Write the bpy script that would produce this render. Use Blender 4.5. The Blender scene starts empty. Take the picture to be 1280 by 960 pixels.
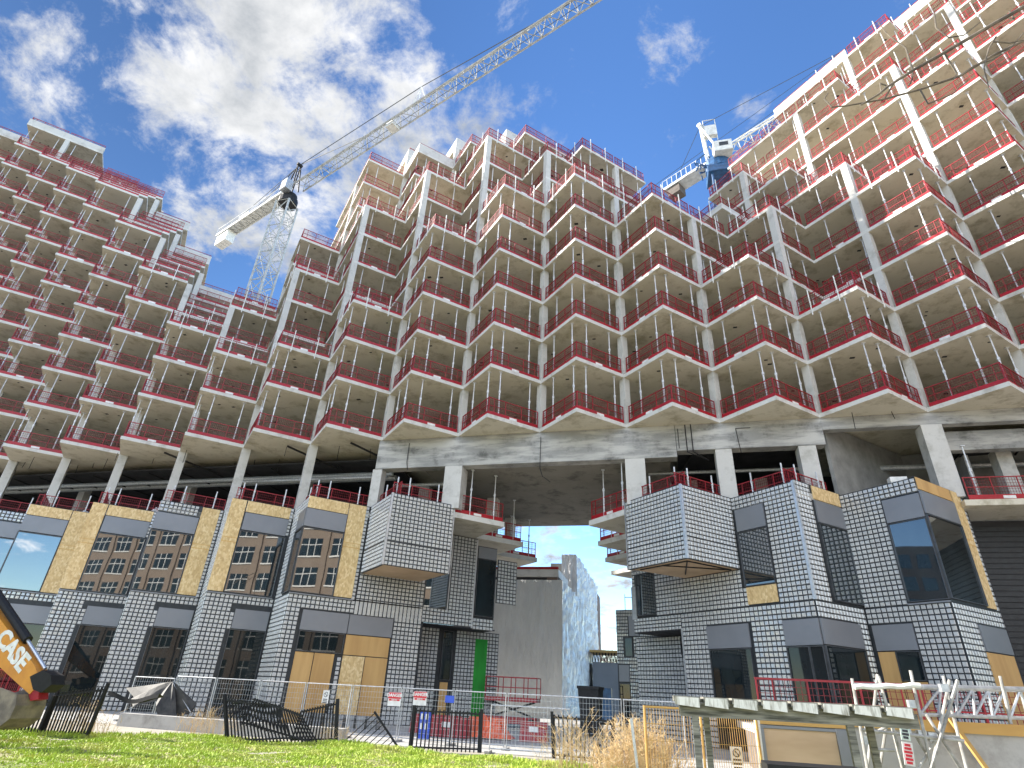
import bpy, math, random
from mathutils import Vector, Matrix
rnd = random.Random(7)
S = bpy.context.scene
COL = S.collection
D = 5.09                    # bay of the building's diagonal grid, metres
GZ = 3.05                   # lowest slab soffit above ground, in bays
def W(x, y, z=0.0):         # grid units -> metres
    return Vector((x*D, y*D, (z+GZ)*D))
ZL = [0, .6465, 1.2433, 1.835, 2.4209, 3.0145, 3.6] + [3.6+.59*k for k in range(1, 13)]
ZL[13] += .03
def ZB(k): return (ZL[k]+GZ)*D
SLAB = .23

# ------------------------------------------------------------------ camera
YAW, PIT, ROL, FPX = .2583, .4936, .0522, 716.63
CAM = Vector((2.2339*D, -6.0481*D, (GZ-2.6947)*D))
fw = Vector((-math.sin(YAW)*math.cos(PIT), math.cos(YAW)*math.cos(PIT), math.sin(PIT)))
r0 = Vector((math.cos(YAW), math.sin(YAW), 0)); u0 = r0.cross(fw)
rt = r0*math.cos(ROL)+u0*math.sin(ROL); up = u0*math.cos(ROL)-r0*math.sin(ROL)
cam = bpy.data.objects.new('camera', bpy.data.cameras.new('camera')); COL.objects.link(cam)
cam.data.sensor_width = 36; cam.data.lens = FPX/1280*36; cam.data.clip_end = 6000; cam.data.clip_start = .1
M = Matrix((rt, up, -fw)).transposed().to_4x4(); M.translation = CAM
cam.matrix_world = M
S.camera = cam
def proj(P):
    d = Vector(P)-CAM; z = d.dot(fw)
    if z < .1: return (1e6, 1e6, z)
    return (640+FPX*d.dot(rt)/z, 480-FPX*d.dot(up)/z, z)
def at(px, py, Y):          # a point of the photograph at the depth Y of the site plan
    v = rt*((px-640)/FPX)-up*((py-480)/FPX)+fw
    return CAM+v*((Y-CAM.y)/v.y)

# ------------------------------------------------------------------ mesh helper
class MB:
    def __init__(s): s.v = []; s.f = []
    def quad(s, a, b, c, d):
        n = len(s.v); s.v += [tuple(a), tuple(b), tuple(c), tuple(d)]; s.f.append((n, n+1, n+2, n+3))
    def tri(s, a, b, c):
        n = len(s.v); s.v += [tuple(a), tuple(b), tuple(c)]; s.f.append((n, n+1, n+2))
    def hexa(s, p):          # p: 4 bottom (ccw from above), 4 top
        n = len(s.v); s.v += [tuple(q) for q in p]
        for q in ((3, 2, 1, 0), (4, 5, 6, 7), (0, 1, 5, 4), (1, 2, 6, 5), (2, 3, 7, 6), (3, 0, 4, 7)):
            s.f.append(tuple(n+k for k in q))
    def box(s, x0, x1, y0, y1, z0, z1):
        s.hexa([(x0, y0, z0), (x1, y0, z0), (x1, y1, z0), (x0, y1, z0), (x0, y0, z1), (x1, y0, z1), (x1, y1, z1), (x0, y1, z1)])
    def bar(s, a, b, w, h=None, upv=None):   # square bar from a to b
        a = Vector(a); b = Vector(b); h = h or w
        d = (b-a).normalized(); q = upv or (Vector((0, 0, 1)) if abs(d.z) < .9 else Vector((1, 0, 0)))
        x = d.cross(q).normalized()*(w/2); y = d.cross(x).normalized()*(h/2)
        s.hexa([a-x-y, a+x-y, a+x+y, a-x+y, b-x-y, b+x-y, b+x+y, b-x+y])
    def tube(s, a, b, r, n=6, r2=None, caps=True):
        a = Vector(a); b = Vector(b); r2 = r if r2 is None else r2
        d = (b-a).normalized(); q = Vector((0, 0, 1)) if abs(d.z) < .9 else Vector((1, 0, 0))
        x = d.cross(q).normalized(); y = d.cross(x)
        k = len(s.v)
        for i in range(n):
            t = 2*math.pi*i/n; o = x*math.cos(t)+y*math.sin(t)
            s.v += [tuple(a+o*r), tuple(b+o*r2)]
        for i in range(n):
            j = (i+1) % n; s.f.append((k+2*i, k+2*j, k+2*j+1, k+2*i+1))
        if caps:
            s.f.append(tuple(k+2*i for i in range(n-1, -1, -1))); s.f.append(tuple(k+2*i+1 for i in range(n)))
    def path(s, pts, r, n=5, r2=None):
        m = len(pts)-1; r2 = r if r2 is None else r2
        for i in range(m):
            s.tube(pts[i], pts[i+1], r+(r2-r)*i/m, n, r+(r2-r)*(i+1)/m, caps=True)
    def prism(s, pts, y0, y1, fn=None):      # outline in (x,z) extruded along y, fn maps (x,y,z)
        fn = fn or (lambda x, y, z: (x, y, z)); k = len(s.v); n = len(pts)
        for (x, z) in pts: s.v.append(tuple(fn(x, y0, z)))
        for (x, z) in pts: s.v.append(tuple(fn(x, y1, z)))
        s.f.append(tuple(range(k, k+n))); s.f.append(tuple(range(k+2*n-1, k+n-1, -1)))
        for i in range(n):
            j = (i+1) % n; s.f.append((k+i, k+n+i, k+n+j, k+j))
    def data(s, name, mat, smooth=False):
        me = bpy.data.meshes.new(name); me.from_pydata(s.v, [], s.f); me.update()
        if mat: me.materials.append(mat)
        if smooth:
            for p in me.polygons: p.use_smooth = True
        return me
    def build(s, name, mat, parent=None, smooth=False):
        o = bpy.data.objects.new(name, s.data(name, mat, smooth)); COL.objects.link(o)
        if parent: o.parent = parent
        return o
def tag(o, label=None, cat=None, group=None, kind=None):
    if label: o['label'] = label
    if cat: o['category'] = cat
    if group: o['group'] = group
    if kind: o['kind'] = kind
    return o
def empty(name, loc=(0, 0, 0), label=None, cat=None, group=None, rz=0):
    o = bpy.data.objects.new(name, None); COL.objects.link(o); o.location = loc; o.rotation_euler = (0, 0, rz)
    o.empty_display_size = .3
    return tag(o, label, cat, group)
def part(mb, name, mat, root, smooth=False):    # world-space mesh parented under a root standing somewhere else
    o = mb.build(name, mat, root, smooth)
    r = root; m = Matrix.Identity(4)
    while r is not None:
        m = Matrix.LocRotScale(r.location, r.rotation_euler, r.scale) @ m; r = r.parent
    o.data.transform(m.inverted())
    return o

# ------------------------------------------------------------------ materials
def nodes(name):
    m = bpy.data.materials.new(name); m.use_nodes = True
    nt = m.node_tree; return m, nt, nt.nodes['Principled BSDF']
def N(nt, t, **kw):
    n = nt.nodes.new(t)
    for k, v in kw.items(): setattr(n, k, v)
    return n
def noise(nt, scale, detail=4, rough=.6, stretch=None, space='pos'):
    g = N(nt, 'ShaderNodeNewGeometry') if space == 'pos' else N(nt, 'ShaderNodeTexCoord')
    src = g.outputs['Position'] if space == 'pos' else g.outputs['Object']
    mp = N(nt, 'ShaderNodeMapping'); nt.links.new(src, mp.inputs['Vector'])
    if stretch: mp.inputs['Scale'].default_value = stretch
    t = N(nt, 'ShaderNodeTexNoise'); t.inputs['Scale'].default_value = scale
    t.inputs['Detail'].default_value = detail; t.inputs['Roughness'].default_value = rough
    nt.links.new(mp.outputs['Vector'], t.inputs['Vector'])
    return t.outputs['Fac']
def ramp(nt, fac, stops):
    r = N(nt, 'ShaderNodeValToRGB'); nt.links.new(fac, r.inputs['Fac'])
    e = r.color_ramp.elements
    while len(e) < len(stops): e.new(.5)
    for k, (p, c) in enumerate(stops):
        e[k].position = p; e[k].color = (c[0], c[1], c[2], 1) if len(c) == 3 else c
    return r.outputs['Color']
def mixc(nt, fac, a, b, mode='MIX'):
    m = N(nt, 'ShaderNodeMix', data_type='RGBA', blend_type=mode)
    for sock, v in ((m.inputs[0], fac), (m.inputs[6], a), (m.inputs[7], b)):
        if isinstance(v, (int, float)): sock.default_value = v
        elif isinstance(v, tuple): sock.default_value = (*v, 1)
        else: nt.links.new(v, sock)
    return m.outputs[2]
def bump(nt, p, h, strength, dist=.02):
    b = N(nt, 'ShaderNodeBump'); b.inputs['Strength'].default_value = strength; b.inputs['Distance'].default_value = dist
    nt.links.new(h, b.inputs['Height']); nt.links.new(b.outputs['Normal'], p.inputs['Normal'])
def pm(name, c1, c2=None, scale=2, rough=.8, metal=0, spec=.5, bmp=0, stretch=None, lo=.35, hi=.65, space='pos', coat=0):
    m, nt, p = nodes(name)
    p.inputs['Roughness'].default_value = rough; p.inputs['Metallic'].default_value = metal
    p.inputs['Specular IOR Level'].default_value = spec
    if coat: p.inputs['Coat Weight'].default_value = coat
    if c2 is None: c2 = tuple(v*.75 for v in c1)
    f = noise(nt, scale, stretch=stretch, space=space)
    nt.links.new(ramp(nt, f, [(lo, c1), (hi, c2)]), p.inputs['Base Color'])
    if bmp: bump(nt, p, f, bmp)
    return m
def concrete(name, a, b, stain, streak=0.0):
    m, nt, p = nodes(name)
    p.inputs['Roughness'].default_value = .85; p.inputs['Specular IOR Level'].default_value = .3
    f1 = noise(nt, .55, 6, .65); f2 = noise(nt, 9, 5, .7)
    c = ramp(nt, f1, [(.3, a), (.7, b)])
    c = mixc(nt, .35, c, ramp(nt, f2, [(.3, tuple(v*.7 for v in a)), (.7, b)]))
    f3 = noise(nt, .9, 7, .72)
    m3 = ramp(nt, f3, [(.50, (0, 0, 0)), (.66, (1, 1, 1))])
    c = mixc(nt, m3, c, stain)
    if streak:
        f4 = noise(nt, 1.1, 5, .6, stretch=(.35, .35, 2.2))
        m4 = ramp(nt, f4, [(.45, (0, 0, 0)), (.6, (streak, streak, streak))])
        c = mixc(nt, m4, c, (.52, .51, .48))
    nt.links.new(c, p.inputs['Base Color']); bump(nt, p, f2, .25, .01)
    return m
MT = {}
MT['slab'] = concrete('slab concrete', (.68, .635, .53), (.57, .525, .42), (.38, .34, .25))
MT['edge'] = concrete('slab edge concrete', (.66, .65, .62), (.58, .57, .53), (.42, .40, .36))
MT['column'] = concrete('column concrete', (.60, .59, .56), (.50, .49, .465), (.38, .37, .34))
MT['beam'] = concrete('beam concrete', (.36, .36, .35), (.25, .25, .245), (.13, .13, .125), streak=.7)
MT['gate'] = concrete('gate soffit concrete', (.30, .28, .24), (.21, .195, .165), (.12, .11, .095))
MT['block_wall'] = pm('grey block wall', (.30, .30, .29), (.20, .20, .195), 1.2, .9, bmp=.2)
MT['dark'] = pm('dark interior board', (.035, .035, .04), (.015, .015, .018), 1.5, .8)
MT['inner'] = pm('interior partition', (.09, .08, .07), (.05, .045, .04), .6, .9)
MT['red'] = pm('red guard paint', (.33, .012, .020), (.22, .009, .015), 6, .5)
MT['redboard'] = pm('red toe board', (.38, .006, .016), (.28, .005, .012), 1.3, .45)
MT['redmesh'] = pm('red wire mesh', (.19, .006, .010), (.12, .004, .007), 6, .5)
MT['tube'] = pm('scuffed white tube', (.46, .455, .43), (.22, .21, .19), 5, .65)
MT['white'] = pm('white paint', (.78, .78, .76), (.6, .6, .57), 5, .5)
MT['post'] = pm('galvanised post', (.70, .71, .72), (.50, .51, .53), 8, .45, metal=.15)
MT['galv'] = pm('galvanised steel', (.55, .57, .58), (.36, .38, .40), 10, .42, metal=.55)
MT['alu'] = pm('aluminium trim', (.62, .64, .66), (.5, .52, .54), 4, .35, metal=.7)
MT['black'] = pm('black steel', (.010, .010, .011), (.016, .016, .018), 12, .6, spec=.3)
MT['crane'] = pm('crane white paint', (.72, .72, .69), (.5, .5, .47), 2, .5)
MT['cranegrey'] = pm('weathered crane paint', (.50, .51, .50), (.30, .31, .31), 2, .5)
MT['cable'] = pm('steel cable', (.06, .065, .07), None, 4, .5)
MT['blue'] = pm('blue crane paint', (.02, .10, .25), (.012, .05, .13), 3, .45)
MT['spandrel'] = pm('grey spandrel panel', (.225, .235, .255), (.20, .21, .23), .5, .42, metal=.25)
MT['ply'] = pm('plywood', (.58, .36, .14), (.46, .27, .10), 1.6, .8, stretch=(1, 1, .12), bmp=.05)
MT['plypale'] = pm('weathered plywood', (.60, .44, .29), (.44, .31, .19), 1.2, .85, stretch=(.3, .3, 1.2), bmp=.05)
MT['lumber'] = pm('yellow lumber', (.62, .38, .12), (.48, .28, .09), 2, .8, stretch=(.2, 1, 1))
MT['oldwood'] = pm('grey weathered timber', (.33, .32, .27), (.07, .07, .058), 7, .9, stretch=(.25, 3, 3), bmp=.2)
MT['oldwhite'] = pm('peeling white paint', (.78, .77, .71), (.30, .28, .22), 6, .7, stretch=(3, 1, .5), lo=.48, hi=.72)
MT['orange'] = pm('excavator orange paint', (.66, .29, .035), (.50, .20, .03), 1.5, .45)
MT['bucket'] = pm('muddy steel', (.24, .20, .155), (.12, .10, .085), 4, .75, bmp=.3)
MT['tarp'] = pm('grey tarpaulin', (.075, .07, .06), (.025, .025, .023), 2.6, .7, bmp=.3)
MT['brown'] = pm('brown brick panel', (.15, .125, .11), (.10, .085, .075), 3, .9)
MT['orangeplastic'] = pm('orange plastic', (.75, .14, .05), (.6, .10, .04), 3, .5)
MT['bluep'] = pm('blue plastic', (.03, .09, .55), (.02, .06, .4), 3, .4)
MT['green'] = pm('green fabric', (.02, .28, .03), (.012, .17, .02), 2, .8, stretch=(1, 1, .3))
MT['bark'] = pm('pale bark', (.20, .17, .13), (.07, .06, .05), 3, .9, bmp=.3)
MT['straw'] = pm('dry straw', (.66, .50, .29), (.48, .34, .17), 9, .9)
MT['twig'] = pm('grey brown twigs', (.27, .22, .17), (.18, .145, .11), 1, .95)
MT['pave'] = concrete('site pavement concrete', (.50, .49, .46), (.40, .39, .37), (.28, .27, .25))
MT['ground'] = pm('dusty asphalt ground', (.38, .345, .28), (.29, .265, .215), 1.2, .95, bmp=.2)
MT['signred'] = pm('sign red', (.62, .02, .04), (.55, .02, .035), 3, .5)
MT['signgreen'] = pm('pale green sign', (.62, .72, .66), (.55, .66, .60), 3, .5)
MT['ink'] = pm('sign ink', (.05, .05, .06), None, 3, .6)
MT['rooftar'] = pm('brick apartment wall', (.17, .12, .10), (.12, .09, .075), 2, .9)
def osb_mat():
    m, nt, p = nodes('oriented strand board'); p.inputs['Roughness'].default_value = .8
    g = N(nt, 'ShaderNodeNewGeometry'); v = N(nt, 'ShaderNodeTexVoronoi'); v.inputs['Scale'].default_value = 13
    mp = N(nt, 'ShaderNodeMapping'); mp.inputs['Scale'].default_value = (1, 1, .55)
    nt.links.new(g.outputs['Position'], mp.inputs['Vector']); nt.links.new(mp.outputs['Vector'], v.inputs['Vector'])
    s = N(nt, 'ShaderNodeSeparateColor'); nt.links.new(v.outputs['Color'], s.inputs['Color'])
    c = ramp(nt, s.outputs[0], [(0, (.54, .37, .17)), (.5, (.66, .475, .23)), (1, (.76, .59, .33))])
    c = mixc(nt, ramp(nt, noise(nt, 1.4, 5), [(.5, (0, 0, 0)), (.75, (.5, .5, .5))]), c, (.40, .24, .08))
    nt.links.new(c, p.inputs['Base Color']); return m
MT['osb'] = osb_mat()
def glassblock_mat():
    m, nt, p = nodes('glass block'); p.inputs['Roughness'].default_value = .16
    p.inputs['IOR'].default_value = 2.0; p.inputs['Coat Weight'].default_value = .3; p.inputs['Coat Roughness'].default_value = .06
    f = noise(nt, 2.6, 3); f2 = noise(nt, .5, 3)
    c = ramp(nt, f, [(.3, (.58, .585, .57)), (.7, (.37, .39, .405))])
    c = mixc(nt, f2, c, (.47, .475, .465))
    nt.links.new(c, p.inputs['Base Color']); bump(nt, p, noise(nt, 14, 2), .15, .02); return m
MT['block'] = glassblock_mat()
MT['mortar'] = pm('dark block frame', (.04, .045, .05), (.028, .03, .034), 4, .45, metal=.4)
def glass_mat(name, base, ior=2.1):
    m, nt, p = nodes(name); p.inputs['Roughness'].default_value = .015; p.inputs['IOR'].default_value = ior
    f = noise(nt, .8, 4, stretch=(1, 1, .4))
    nt.links.new(ramp(nt, f, [(.4, base), (.75, tuple(v*2.2 for v in base))]), p.inputs['Base Color'])
    bump(nt, p, noise(nt, .35, 2), .06, .05); return m
MT['frame'] = pm('dark window frame', (.10, .105, .115), (.07, .075, .08), 3, .4, metal=.5)
MT['glass'] = glass_mat('coated window glass', (.010, .015, .018), 2.7)
MT['glass2'] = glass_mat('dark shop glass', (.008, .012, .014), 1.5)
def wrap_mat():
    m, nt, p = nodes('white shrink wrap'); p.inputs['Roughness'].default_value = .32
    p.inputs['Coat Weight'].default_value = .25; p.inputs['Coat Roughness'].default_value = .12
    f = noise(nt, .9, 6, .7, stretch=(1, 1, .28)); f2 = noise(nt, 3.2, 4, .6, stretch=(1, 1, .22))
    nt.links.new(ramp(nt, f, [(.3, (.66, .66, .65)), (.7, (.52, .52, .515))]), p.inputs['Base Color'])
    a = N(nt, 'ShaderNodeMath', operation='ADD'); nt.links.new(f, a.inputs[0]); nt.links.new(f2, a.inputs[1])
    bump(nt, p, a.outputs[0], .8, .35); return m
MT['wrap'] = wrap_mat()
def brick_mat():
    m, nt, p = nodes('warehouse brick'); p.inputs['Roughness'].default_value = .9
    f = noise(nt, .6, 4); g = noise(nt, 12, 3)
    c = mixc(nt, .4, ramp(nt, f, [(.3, (.22, .175, .135)), (.7, (.17, .13, .10))]), ramp(nt, g, [(.3, (.19, .145, .11)), (.7, (.26, .21, .165))]))
    nt.links.new(c, p.inputs['Base Color']); return m
MT['brick'] = brick_mat()
def grass_mat():
    m, nt, p = nodes('grass blades'); p.inputs['Roughness'].default_value = .7; p.inputs['Specular IOR Level'].default_value = .2
    f = noise(nt, .9, 4); f2 = noise(nt, 14, 2)
    c = ramp(nt, f, [(.3, (.34, .48, .045)), (.47, (.50, .62, .08)), (.6, (.60, .57, .15)), (.74, (.62, .48, .26))])
    c = mixc(nt, f2, c, (.30, .42, .035))
    nt.links.new(c, p.inputs['Base Color'])
    p.inputs['Subsurface Weight'].default_value = 0; p.inputs['Sheen Weight'].default_value = .2; return m
MT['grass'] = grass_mat()
MT['soil'] = pm('lawn soil', (.17, .21, .04), (.30, .26, .13), .8, .95, bmp=.3, lo=.42, hi=.62)

# ------------------------------------------------------------------ world and sun
SUN_EL, SUN_DIR = math.radians(27), Vector((-1, .03, 0)).normalized()
def world():
    w = bpy.data.worlds.new('World'); S.world = w; w.use_nodes = True; nt = w.node_tree
    bg = nt.nodes['Background']; bg.inputs['Strength'].default_value = .15
    sky = N(nt, 'ShaderNodeTexSky', sky_type='NISHITA'); sky.sun_disc = False
    sky.sun_elevation = SUN_EL; sky.sun_rotation = math.atan2(SUN_DIR.x, SUN_DIR.y)
    sky.air_density = 1.0; sky.dust_density = .05; sky.ozone_density = 2.5; sky.altitude = 100
    hs = N(nt, 'ShaderNodeHueSaturation'); hs.inputs['Saturation'].default_value = 1.06; hs.inputs['Value'].default_value = .60
    nt.links.new(sky.outputs['Color'], hs.inputs['Color'])
    gm = N(nt, 'ShaderNodeGamma'); gm.inputs['Gamma'].default_value = 1.28; nt.links.new(hs.outputs['Color'], gm.inputs['Color'])
    tc = N(nt, 'ShaderNodeTexCoord')
    nr = N(nt, 'ShaderNodeVectorMath', operation='NORMALIZE'); nt.links.new(tc.outputs['Generated'], nr.inputs[0])
    sp = N(nt, 'ShaderNodeSeparateXYZ'); nt.links.new(nr.outputs[0], sp.inputs[0])
    # cloud deck: direction projected on a plane overhead
    den = N(nt, 'ShaderNodeMath', operation='ADD'); den.inputs[1].default_value = .28; nt.links.new(sp.outputs['Z'], den.inputs[0])
    mx = N(nt, 'ShaderNodeMath', operation='MAXIMUM'); mx.inputs[1].default_value = .05; nt.links.new(den.outputs[0], mx.inputs[0])
    inv = N(nt, 'ShaderNodeMath', operation='DIVIDE'); inv.inputs[0].default_value = 1; nt.links.new(mx.outputs[0], inv.inputs[1])
    dv = N(nt, 'ShaderNodeVectorMath', operation='SCALE'); nt.links.new(nr.outputs[0], dv.inputs[0]); nt.links.new(inv.outputs[0], dv.inputs['Scale'])
    def nz(scale, det, rough, dist=0):
        t = N(nt, 'ShaderNodeTexNoise'); t.inputs['Scale'].default_value = scale; t.inputs['Detail'].default_value = det
        t.inputs['Roughness'].default_value = rough; t.inputs['Distortion'].default_value = dist
        nt.links.new(dv.outputs[0], t.inputs['Vector']); return t.outputs['Fac']
    n1 = nz(5.2, 10, .66, .25); n2 = nz(15, 7, .68, .4); n3 = nz(6.5, 7, .6, .3)
    tot = None
    BL = [((-.51, .43, .75), .32, .98), ((-.60, .34, .73), .22, .88), ((-.36, .45, .82), .22, .86), ((-.68, .38, .64), .15, .62), ((-.66, .27, .70), .12, .75),
          ((-.50, .56, .67), .20, .82), ((-.22, .56, .80), .20, .46), ((-.11, .58, .81), .13, .60), ((-.15, .46, .87), .09, .62),
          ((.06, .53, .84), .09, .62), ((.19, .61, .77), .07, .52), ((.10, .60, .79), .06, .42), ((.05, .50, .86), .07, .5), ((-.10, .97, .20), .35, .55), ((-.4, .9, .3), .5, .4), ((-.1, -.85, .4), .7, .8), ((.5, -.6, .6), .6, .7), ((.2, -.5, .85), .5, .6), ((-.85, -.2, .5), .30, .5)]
    for c, rad, wt in BL:
        c = Vector(c).normalized()
        d = N(nt, 'ShaderNodeVectorMath', operation='DISTANCE'); nt.links.new(nr.outputs[0], d.inputs[0]); d.inputs[1].default_value = c
        mr = N(nt, 'ShaderNodeMapRange', interpolation_type='SMOOTHSTEP'); nt.links.new(d.outputs['Value'], mr.inputs['Value'])
        mr.inputs['From Min'].default_value = 0; mr.inputs['From Max'].default_value = rad*1.25
        mr.inputs['To Min'].default_value = wt; mr.inputs['To Max'].default_value = 0
        if tot is None: tot = mr.outputs[0]
        else:
            a = N(nt, 'ShaderNodeMath', operation='MAXIMUM'); nt.links.new(tot, a.inputs[0]); nt.links.new(mr.outputs[0], a.inputs[1]); tot = a.outputs[0]
    def mth(op, a, b):
        n = N(nt, 'ShaderNodeMath', operation=op)
        for k, v in ((0, a), (1, b)):
            if isinstance(v, (int, float)): n.inputs[k].default_value = v
            else: nt.links.new(v, n.inputs[k])
        return n.outputs[0]
    body = mth('ADD', mth('MULTIPLY', n1, .80), mth('MULTIPLY', n2, .24))
    val = mth('ADD', mth('MULTIPLY', mth('SUBTRACT', body, .52), 6.4), mth('SUBTRACT', mth('MULTIPLY', tot, 1.6), .66))
    den = N(nt, 'ShaderNodeMapRange', interpolation_type='SMOOTHSTEP'); nt.links.new(val, den.inputs['Value'])
    den.inputs['From Min'].default_value = -.12; den.inputs['From Max'].default_value = .95
    shade = ramp(nt, mth('ADD', mth('MULTIPLY', n3, .6), mth('MULTIPLY', n1, .4)), [(.40, (2.0, 2.0, 2.0)), (.51, (1.5, 1.53, 1.57)), (.66, (.72, .80, .90))])
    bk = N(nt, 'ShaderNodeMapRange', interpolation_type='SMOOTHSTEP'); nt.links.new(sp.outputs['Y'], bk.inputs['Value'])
    bk.inputs['From Min'].default_value = .05; bk.inputs['From Max'].default_value = -.45; bk.inputs['To Min'].default_value = 1; bk.inputs['To Max'].default_value = 6.0  # unseen clouds behind the camera made brighter, added to light the shaded facade
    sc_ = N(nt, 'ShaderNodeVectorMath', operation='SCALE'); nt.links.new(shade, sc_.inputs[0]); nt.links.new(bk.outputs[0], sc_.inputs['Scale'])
    dt = N(nt, 'ShaderNodeVectorMath', operation='DOT_PRODUCT'); nt.links.new(nr.outputs[0], dt.inputs[0]); dt.inputs[1].default_value = Vector((-.91, 0, .41))
    dm = N(nt, 'ShaderNodeMapRange', interpolation_type='SMOOTHSTEP'); nt.links.new(dt.outputs['Value'], dm.inputs['Value'])
    dm.inputs['From Min'].default_value = .25; dm.inputs['From Max'].default_value = .95; dm.inputs['To Min'].default_value = 1; dm.inputs['To Max'].default_value = .30
    sky2 = N(nt, 'ShaderNodeVectorMath', operation='SCALE'); nt.links.new(gm.outputs['Color'], sky2.inputs[0]); nt.links.new(dm.outputs[0], sky2.inputs['Scale'])
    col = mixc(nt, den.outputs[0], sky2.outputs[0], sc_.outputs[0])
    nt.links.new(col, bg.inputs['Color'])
world()
sun = bpy.data.objects.new('sun', bpy.data.lights.new('sun', 'SUN')); COL.objects.link(sun)
sun.data.energy = 4.0; sun.data.angle = math.radians(.53); sun.data.color = (1, .94, .85)
sd = Vector((SUN_DIR.x*math.cos(SUN_EL), SUN_DIR.y*math.cos(SUN_EL), math.sin(SUN_EL)))
sun.rotation_euler = sd.to_track_quat('Z', 'Y').to_euler()
S.view_settings.view_transform = 'Standard'; S.view_settings.look = 'None'; S.view_settings.gamma = 1
S.view_settings.use_curve_mapping = False; S.view_settings.exposure = 1.88
S.cycles.max_bounces = 6; S.cycles.diffuse_bounces = 4; S.cycles.glossy_bounces = 3; S.cycles.use_denoising = True
S.cycles.sample_clamp_indirect = 8

# ------------------------------------------------------------------ tower: cells of the diagonal grid and their heights
ROW = {}
def fill(r, d):
    for i, h in d.items(): ROW[(r, i)] = h
fill(0, {**{i: 13 for i in range(-16, -10)}, -10: 11, -9: 10, -8: 9, -7: 7, -6: 5, -5: 3, -4: 2, -3: 2, -2: 3, -1: 5, 0: 6, 1: 6, 2: 5, 3: 3, 4: 2, 5: 5, 6: 8, 7: 10, 8: 11, 9: 12})
fill(1, {**{i: 13 for i in range(-16, -9)}, -9: 11, -8: 10, -7: 8, -6: 6, -5: 4, -4: 4, -3: 5, -2: 7, -1: 8, 0: 9, 1: 8, 2: 6, 3: 5, 4: 5, 5: 6, 6: 9, 7: 11, 8: 13, 9: 13, 10: 13})
fill(2, {**{i: 13 for i in range(-16, -10)}, -10: 12, -9: 11, -8: 9, -7: 7, -6: 5, -5: 5, -4: 7, -3: 10, -2: 10, -1: 10, 0: 10, 1: 9, 2: 6, 3: 6, 4: 7, 5: 10, 6: 12, 7: 13, 8: 13, 9: 13})
fill(3, {**{i: 13 for i in range(-16, -9)}, -10: 13, -9: 12, -8: 10, -7: 8, -6: 6, -5: 5, -4: 5, -3: 10, -2: 11, -1: 11, 0: 11, 1: 10, 2: 9, 3: 6, 4: 8, 5: 10, 6: 12, 7: 13, 8: 13, 9: 13})
fill(4, {**{i: 13 for i in range(-16, -10)}, -10: 12, -9: 11, -8: 9, -7: 7, -6: 5, -5: 4, -4: 10, -3: 11, -2: 11, -1: 11, 0: 10, 1: 9, 2: 6, 3: 5, 4: 10, 5: 12, 6: 13, 7: 13, 8: 13})
fill(5, {**{i: 12 for i in range(-16, -9)}, -9: 11, -8: 9, -7: 7, -6: 5, -5: 4, -4: 5, -3: 10, -2: 10, -1: 10, 0: 9, 1: 8, 2: 5, 3: 4, 4: 5, 5: 9, 6: 12, 7: 12, 8: 12})
H = {}
for (r, i), h in ROW.items():
    H[(2*i+1, r) if r % 2 == 0 else (2*i, r)] = h          # doubled centre coordinates (X, Y)
def corners(X, Y):
    x, y = X/2, Y/2
    return {'T': (x, y-.5), 'R': (x+.5, y), 'B': (x, y+.5), 'L': (x-.5, y)}
EDG = {'FL': ('L', 'T', -1, -1), 'FR': ('T', 'R', 1, -1), 'BR': ('R', 'B', 1, 1), 'BL': ('B', 'L', -1, 1)}
tower = empty('apartment_building', W(0, 0, -GZ), 'stepped concrete apartment building under construction with zigzag floors and red guardrails', 'building')
def slab_mesh(cells, z0, z1, name, mat, root):
    todo = set(cells); last = None
    while todo:                                  # every connected plate is a part of its own
        comp = {todo.pop()}; st = list(comp)
        while st:
            X, Y = st.pop()
            for dx in (-1, 1):
                for dy in (-1, 1):
                    c = (X+dx, Y+dy)
                    if c in todo: todo.discard(c); comp.add(c); st.append(c)
        last = plate_mesh(comp, z0, z1, name, mat, root)
    return last
def plate_mesh(cells, z0, z1, name, mat, root):
    mb = MB(); cs = set(cells)
    for (X, Y) in cs:
        c = {k: Vector((p[0]*D, p[1]*D, 0)) for k, p in corners(X, Y).items()}
        t = [c[k]+Vector((0, 0, z1)) for k in 'TRBL']; b = [c[k]+Vector((0, 0, z0)) for k in 'TRBL']
        mb.quad(*t); mb.quad(b[3], b[2], b[1], b[0])
        for a, bb, dx, dy in EDG.values():
            if (X+dx, Y+dy) not in cs:
                mb.quad(c[a]+Vector((0, 0, z0)), c[bb]+Vector((0, 0, z0)), c[bb]+Vector((0, 0, z1)), c[a]+Vector((0, 0, z1)))
    o = part(mb, name, mat, root)
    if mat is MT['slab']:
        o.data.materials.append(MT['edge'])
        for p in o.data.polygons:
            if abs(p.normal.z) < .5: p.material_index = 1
    return o
for k in range(14):
    slab_mesh([c for c, h in H.items() if h >= k], ZB(k), ZB(k)+SLAB, 'floor_slab', MT['slab'], tower)
# dark cast-in openings in the soffits
ins = MB()
for (X, Y), h in H.items():
    if Y > 3: continue
    for k in range(1, h+1):
        for q in range(rnd.choice((0, 1, 1, 2))):
            a, b = rnd.uniform(-.22, .22), rnd.uniform(-.2, .15)
            x, y = (X/2+a+b*.5)*D, (Y/2-a*.4+b)*D; s = rnd.uniform(.07, .14)
            ins.box(x-s, x+s, y-s*.7, y+s*.7, ZB(k)-.012, ZB(k)-.003)
o = part(ins, 'soffit_opening', MT['dark'], tower); o['kind'] = 'stuff'
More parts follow.
